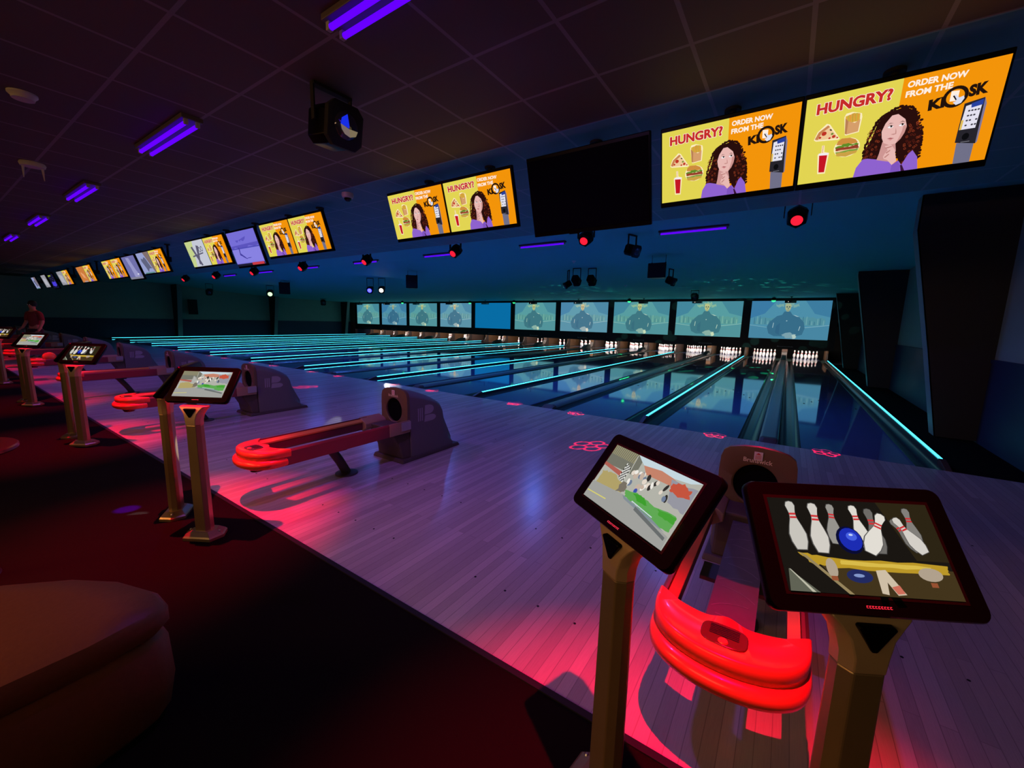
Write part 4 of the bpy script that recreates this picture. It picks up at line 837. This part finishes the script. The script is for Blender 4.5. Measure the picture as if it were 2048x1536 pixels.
# loudspeakers
def speaker(x, y, z, w_, h_, label, rz=0, wall=False):
    o = thing('loudspeaker', label, 'loudspeaker', (x, y, z), rz)
    b = MB(); b.prism([(-w_ / 2, -.16), (w_ / 2, -.16), (w_ / 2 * .7, .16), (-w_ / 2 * .7, .16)], 'z', -h_ / 2, h_ / 2); b.build('cabinet', M['black'], o, smooth=0, bevel=.01)
    b = MB(); b.box((0, -.165, 0), (w_ * .94, .012, h_ * .92)); b.build('grille', M['blackmat'], o, smooth=0, bevel=.004)
    if not wall:
        b = MB(); zc = zceil(y) - z
        for s in (-1, 1): b.tube([(s * w_ * .38, 0, h_ / 2 - .01), (s * w_ * .38, 0, zc)], .006, 6); b.lathe([(.018, h_ / 2), (.018, h_ / 2 + .03)], 8, 0, (s * w_ * .38, 0, 0))
        b.build('hanging_wire', M['steel'], o)
    else:
        b = MB(); b.box((0, .19, 0), (.1, .10, .1)); b.build('wall_bracket', M['blackmat'], o, smooth=0)
speaker(-4.22, 4.6, 2.84, .44, .36, 'black hanging loudspeaker near the ceiling, right of centre')
speaker(-12.95, 4.4, 2.84, .42, .46, 'black hanging loudspeaker over the lanes, left of centre', rz=math.radians(40))
speaker(-22.3, 4.6, 2.86, .50, .56, 'black hanging loudspeaker over the far left lanes', rz=math.radians(50))
speaker(XL + .29, 4.45, 1.95, .5, .95, 'tall black loudspeaker mounted on the far left wall', rz=math.radians(90), wall=True)
# green lamps on top of the masking wall
for i, (x, y) in enumerate(((-2.04, 15.56), (-8.46, 15.3), (-15.97, 15.6), (-19.69, 15.7), (-25.6, 14.9))):
    z = 2.70; o = thing('green_effect_light', 'green glowing effect light above the projection screens, %s from the right' % ORDR[i], 'effect light', (x, y, z), 0, 'green effect lights')
    b = MB(); b.lathe([(.06, -.02), (.09, .0), (.09, .10), (.05, .12)], 12, 0, (0, 0, 0)); b.build('housing', M['black'], o)
    b = MB(); b.lathe([(.085, -.02), (.07, -.055), (.03, -.08), (.002, -.085)], 14, 0, (0, 0, 0)); b.build('lens', GRN, o, smooth=60)
    b = MB(); b.cyl((0, 0, .11), (0, 0, zceil(y) - z), .012); b.build('stem', M['blackmat'], o)
for x, ax, ay, pw in ((-2.04, -2.7, 9.7, 9000), (-8.46, -8.2, 12.4, 5000), (-15.97, -16.5, 9, 2500)):
    q = spot('green_gobo', (x, 15.3, 2.5), (ax, ay, 0), 30, (.02, 1, .25), pw, .6, .004); gobo(q.data, 'dots')
# soft pale dashes thrown on the painted ceiling
for x in (-3.2, -9.5):
    q = spot('ceiling_gobo', (x, 7.0, .6), (x + .3, 12.0, 2.9), 80, (.2, 1, .8), 260, .8, .02); gobo(q.data, 'dash')
# narrow beams from the moving lights
def beam(src, dst, ang, col, pw): spot('beam', src, dst, ang, col, pw, .6, .01)
beam((-4.1, 2.4, 2.95), (-3.16, -3.42, 0), 1.2, (.2, .1, 1), 200); beam((-4.1, 2.4, 2.95), (-3.02, -3.36, 0), 1.5, (1, .8, .45), 160)
beam((-15.75, 4.9, 2.5), (-6.52, -2.98, 0), 1.2, (.8, .85, 1), 3500); beam((-16.35, 4.8, 2.5), (-6.78, -3.06, 0), 1.1, (.1, .1, 1), 4000)
beam((-15.75, 5.0, 2.6), (-8.65, -.14, 0), 2.6, (.85, .85, 1), 600); beam((-16.35, 4.9, 2.6), (-8.5, .05, 0), 1.6, (.1, .05, 1), 900)
beam((-4.1, -4.1, 2.75), (-5.42, -5.38, 0), 2.6, (.12, .0, 1), 9000); beam((-4.1, -4.1, 2.75), (-5.24, -5.37, 0), 2.4, (.8, .8, .9), 1600)
beam((-4.36, -4.1, 2.8), (-2.49, -3.69, 0), 5, (1, 0, .05), 25); beam((-4.36, -4.1, 2.8), (-3.5, -3.69, 0), 5, (1, 0, .05), 12)
for y, z in ((-1.39, 1.86), (2.27, 1.46), (5.99, 1.5), (13.2, 1.48), (12.74, .98)): beam((-29.7, 4.0, 2.7), (XL, y, z), 1.9 if y < 3 else 1.4, (.08, .1, 1), 2600)
# small ceiling things
def det(x, y, r, label, z=ZT):
    b = MB(); b.lathe([(r, 0), (r, -.012), (r * .8, -.03), (r * .75, -.045), (.002, -.05)], 24, 0, (0, 0, 0)); o = b.build('smoke_detector', M['ivory'], smooth=40); o.location = (x, y, z); tag(o, label, 'smoke detector')
det(-6.56, -5.45, .085, 'round white flush disc on the dark ceiling tiles at the left edge')
o = thing('ceiling_sensor', 'ivory oval ceiling unit with two drooping prongs at the left edge', 'ceiling sensor', (-8.82, -5.14, ZT))
b = MB(); b.lathe([(.10, 0), (.11, -.02), (.10, -.05), (.002, -.055)], 24); q = b.build('body', M['ivory'], o, smooth=50); q.scale = (.8, 1.0, 1)
for s in (-1, 1): b = MB(); b.cyl((0, s * .075, -.04), (-.01, s * .08, -.18), .014, 8, 0, .004); b.build('prong', M['ivory'], o)
o = thing('dome_camera', 'white dome security camera on the blue ceiling tiles', 'security camera', (-6.58, -2.55, ZT))
b = MB(); b.lathe([(.075, 0), (.08, -.03), (.07, -.06), (.055, -.065)], 24); b.build('housing', M['ivory'], o, smooth=40)
b = MB(); b.lathe([(.05, -.06), (.045, -.085), (.025, -.105), (.002, -.11)], 20); b.build('dome', M['glass'], o, smooth=60)
for i, (x, y) in enumerate(((-6.62, 9.2), (-6.57, 4.6), (-3.0, 8.8), (-13.4, 10.5), (-21.5, 8.6))):
    b = MB(); b.lathe([(.06, 0), (.055, -.02), (.02, -.03), (.018, -.06), (.03, -.062), (.002, -.065)], 14); o = b.build('sprinkler_head', M['white'], smooth=40); o.location = (x, y, zceil(y)); tag(o, 'small white sprinkler head on the painted ceiling, %s' % ['near the masking screens, right of centre', 'above the three lights on one bar', 'nearest the right wall', 'left of centre', 'furthest left'][i], 'sprinkler', 'sprinkler heads')

# ------------------------------------------------------------------ seating corner
o = thing('booth_bench', 'brown leather bench with a rounded end in the bottom left corner', 'bench', (0, 0, 0))
out = [(-3.06, -9.0), (-3.06, -5.95), (-3.085, -5.80), (-3.14, -5.745), (-3.25, -5.745), (-3.42, -5.80), (-3.58, -5.90), (-3.74, -6.06), (-3.86, -6.26), (-3.92, -6.6), (-3.92, -9.0)]
cxo, cyo = -3.5, -7.2
def inset(f, z): return [(cxo + (x - cxo) * f, cyo + (y - cyo) * f, z) for x, y in out]
b = MB(); b.loft([inset(.985, .36), inset(1.0, .375), inset(1.0, .43), inset(.985, .452), inset(.9, .468), inset(.6, .474)]); b.build('seat_cushion', M['sofa'], o, smooth=50)
b = MB(); b.loft([inset(.94, 0.0), inset(.985, .04), inset(1.0, .16), inset(.995, .32), inset(.97, .355)]); b.build('base', M['sofa'], o, smooth=50)
def round_table(x, y, z, r, label):
    o = thing('round_table', label, 'table', (x, y, 0)); b = MB(); b.lathe([(r - .01, z - .03), (r, z - .02), (r, z - .006), (r - .006, z)], 48); b.build('top', M['table'], o, smooth=30)
    b = MB(); b.lathe([(.035, .02), (.035, z - .03)], 16); b.build('pedestal', M['steel'], o); b = MB(); b.lathe([(.15, 0), (.14, .015), (.05, .03)], 32); b.build('foot', M['steel'], o)
round_table(-5.0, -6.17, .75, .29, 'dark round table top peeking in at the left edge')
round_table(-4.56, -6.34, .45, .20, 'low dark round stool at the left edge beyond the bench')

# ------------------------------------------------------------------ the person far off
def person(x, y, rz):
    o = thing('person', 'distant person in a dark red top standing by the far ball returns', 'person', (x, y, 0), rz)
    def skin(name, verts, edges, rad, mat, parent, root=0):
        me = bpy.data.meshes.new(name); me.from_pydata(verts, edges, []); ob = bpy.data.objects.new(name, me); COL.objects.link(ob); ob.parent = parent; me.materials.append(mat)
        md = ob.modifiers.new('skin', 'SKIN'); md.use_smooth_shade = True
        for i, v in enumerate(me.skin_vertices[0].data): v.radius = (rad[i][0], rad[i][1]) if isinstance(rad[i], tuple) else (rad[i], rad[i]); v.use_root = (i == root)
        ob.modifiers.new('sub', 'SUBSURF').render_levels = 2; return ob
    V = [(0, 0, .95), (0, 0, 1.12), (0, .01, 1.32), (0, .01, 1.44), (0, 0, 1.52), (0, -.01, 1.60), (0, -.01, 1.70),
         (-.19, .01, 1.41), (-.25, .0, 1.15), (-.20, -.16, .98), (-.19, -.22, .95), (.19, .01, 1.41), (.25, 0, 1.15), (.23, -.10, .93), (.22, -.14, .87),
         (-.10, 0, .90), (-.11, -.01, .50), (-.11, .02, .08), (-.11, -.10, .04), (.10, 0, .90), (.12, -.01, .50), (.13, .02, .08), (.13, -.10, .04)]
    Ed = [(0, 1), (1, 2), (2, 3), (3, 4), (4, 5), (5, 6), (3, 7), (7, 8), (8, 9), (9, 10), (3, 11), (11, 12), (12, 13), (13, 14), (0, 15), (15, 16), (16, 17), (17, 18), (0, 19), (19, 20), (20, 21), (21, 22)]
    rad = [(.15, .10), (.13, .10), (.16, .11), (.10, .08), .055, (.075, .09), (.07, .085), .055, .045, .035, .03, .055, .045, .035, .03, .085, .06, .04, .035, .085, .06, .04, .035]
    skin('body', V, Ed, rad, M['skin'], o)
    V2 = [(0, 0, .95), (0, 0, 1.12), (0, .01, 1.32), (0, .01, 1.43), (-.19, .01, 1.41), (-.25, 0, 1.16), (.19, .01, 1.41), (.25, 0, 1.16)]
    skin('top', V2, [(0, 1), (1, 2), (2, 3), (3, 4), (4, 5), (3, 6), (6, 7)], [(.17, .12), (.15, .12), (.18, .13), (.10, .09), .07, .06, .07, .06], M['shirt'], o)
    V3 = [(0, 0, .98), (-.10, 0, .88), (-.11, -.01, .50), (-.11, .02, .10), (.10, 0, .88), (.12, -.01, .50), (.13, .02, .10)]
    skin('trousers', V3, [(0, 1), (1, 2), (2, 3), (0, 4), (4, 5), (5, 6)], [(.165, .115), .10, .075, .06, .10, .075, .06], M['trouser'], o)
    b = MB(); b.lathe([(.02, 1.60), (.085, 1.62), (.098, 1.68), (.092, 1.74), (.06, 1.785), (.002, 1.795)], 20, 0, (0, .012, 0)); b.build('hair', M['hair'], o, smooth=60)
    b = MB(); b.lathe([(.012, -.012), (.013, 0), (.008, .012)], 8, 0, (-.03, -.093, 1.665)); b.lathe([(.012, -.012), (.013, 0), (.008, .012)], 8, 0, (.03, -.093, 1.665)); b.build('eyes', M['white'], o)
    for s in (-1, 1):
        wx, wy, wz = (s * (.19 if s < 0 else .22), -.22 if s < 0 else -.14, .95 if s < 0 else .87)
        b = MB()
        for i in range(4): b.tube([(wx + (i - 1.5) * .018, wy, wz), (wx + (i - 1.5) * .02, wy - .045, wz - .03), (wx + (i - 1.5) * .019, wy - .06, wz - .065 + abs(i - 1.3) * .008)], .0085, 6)
        b.tube([(wx - s * .03, wy, wz), (wx - s * .05, wy - .03, wz - .02)], .010, 6); b.build('hand', M['skin'], o)
    return o
person(-20.6, -3.95, .6)
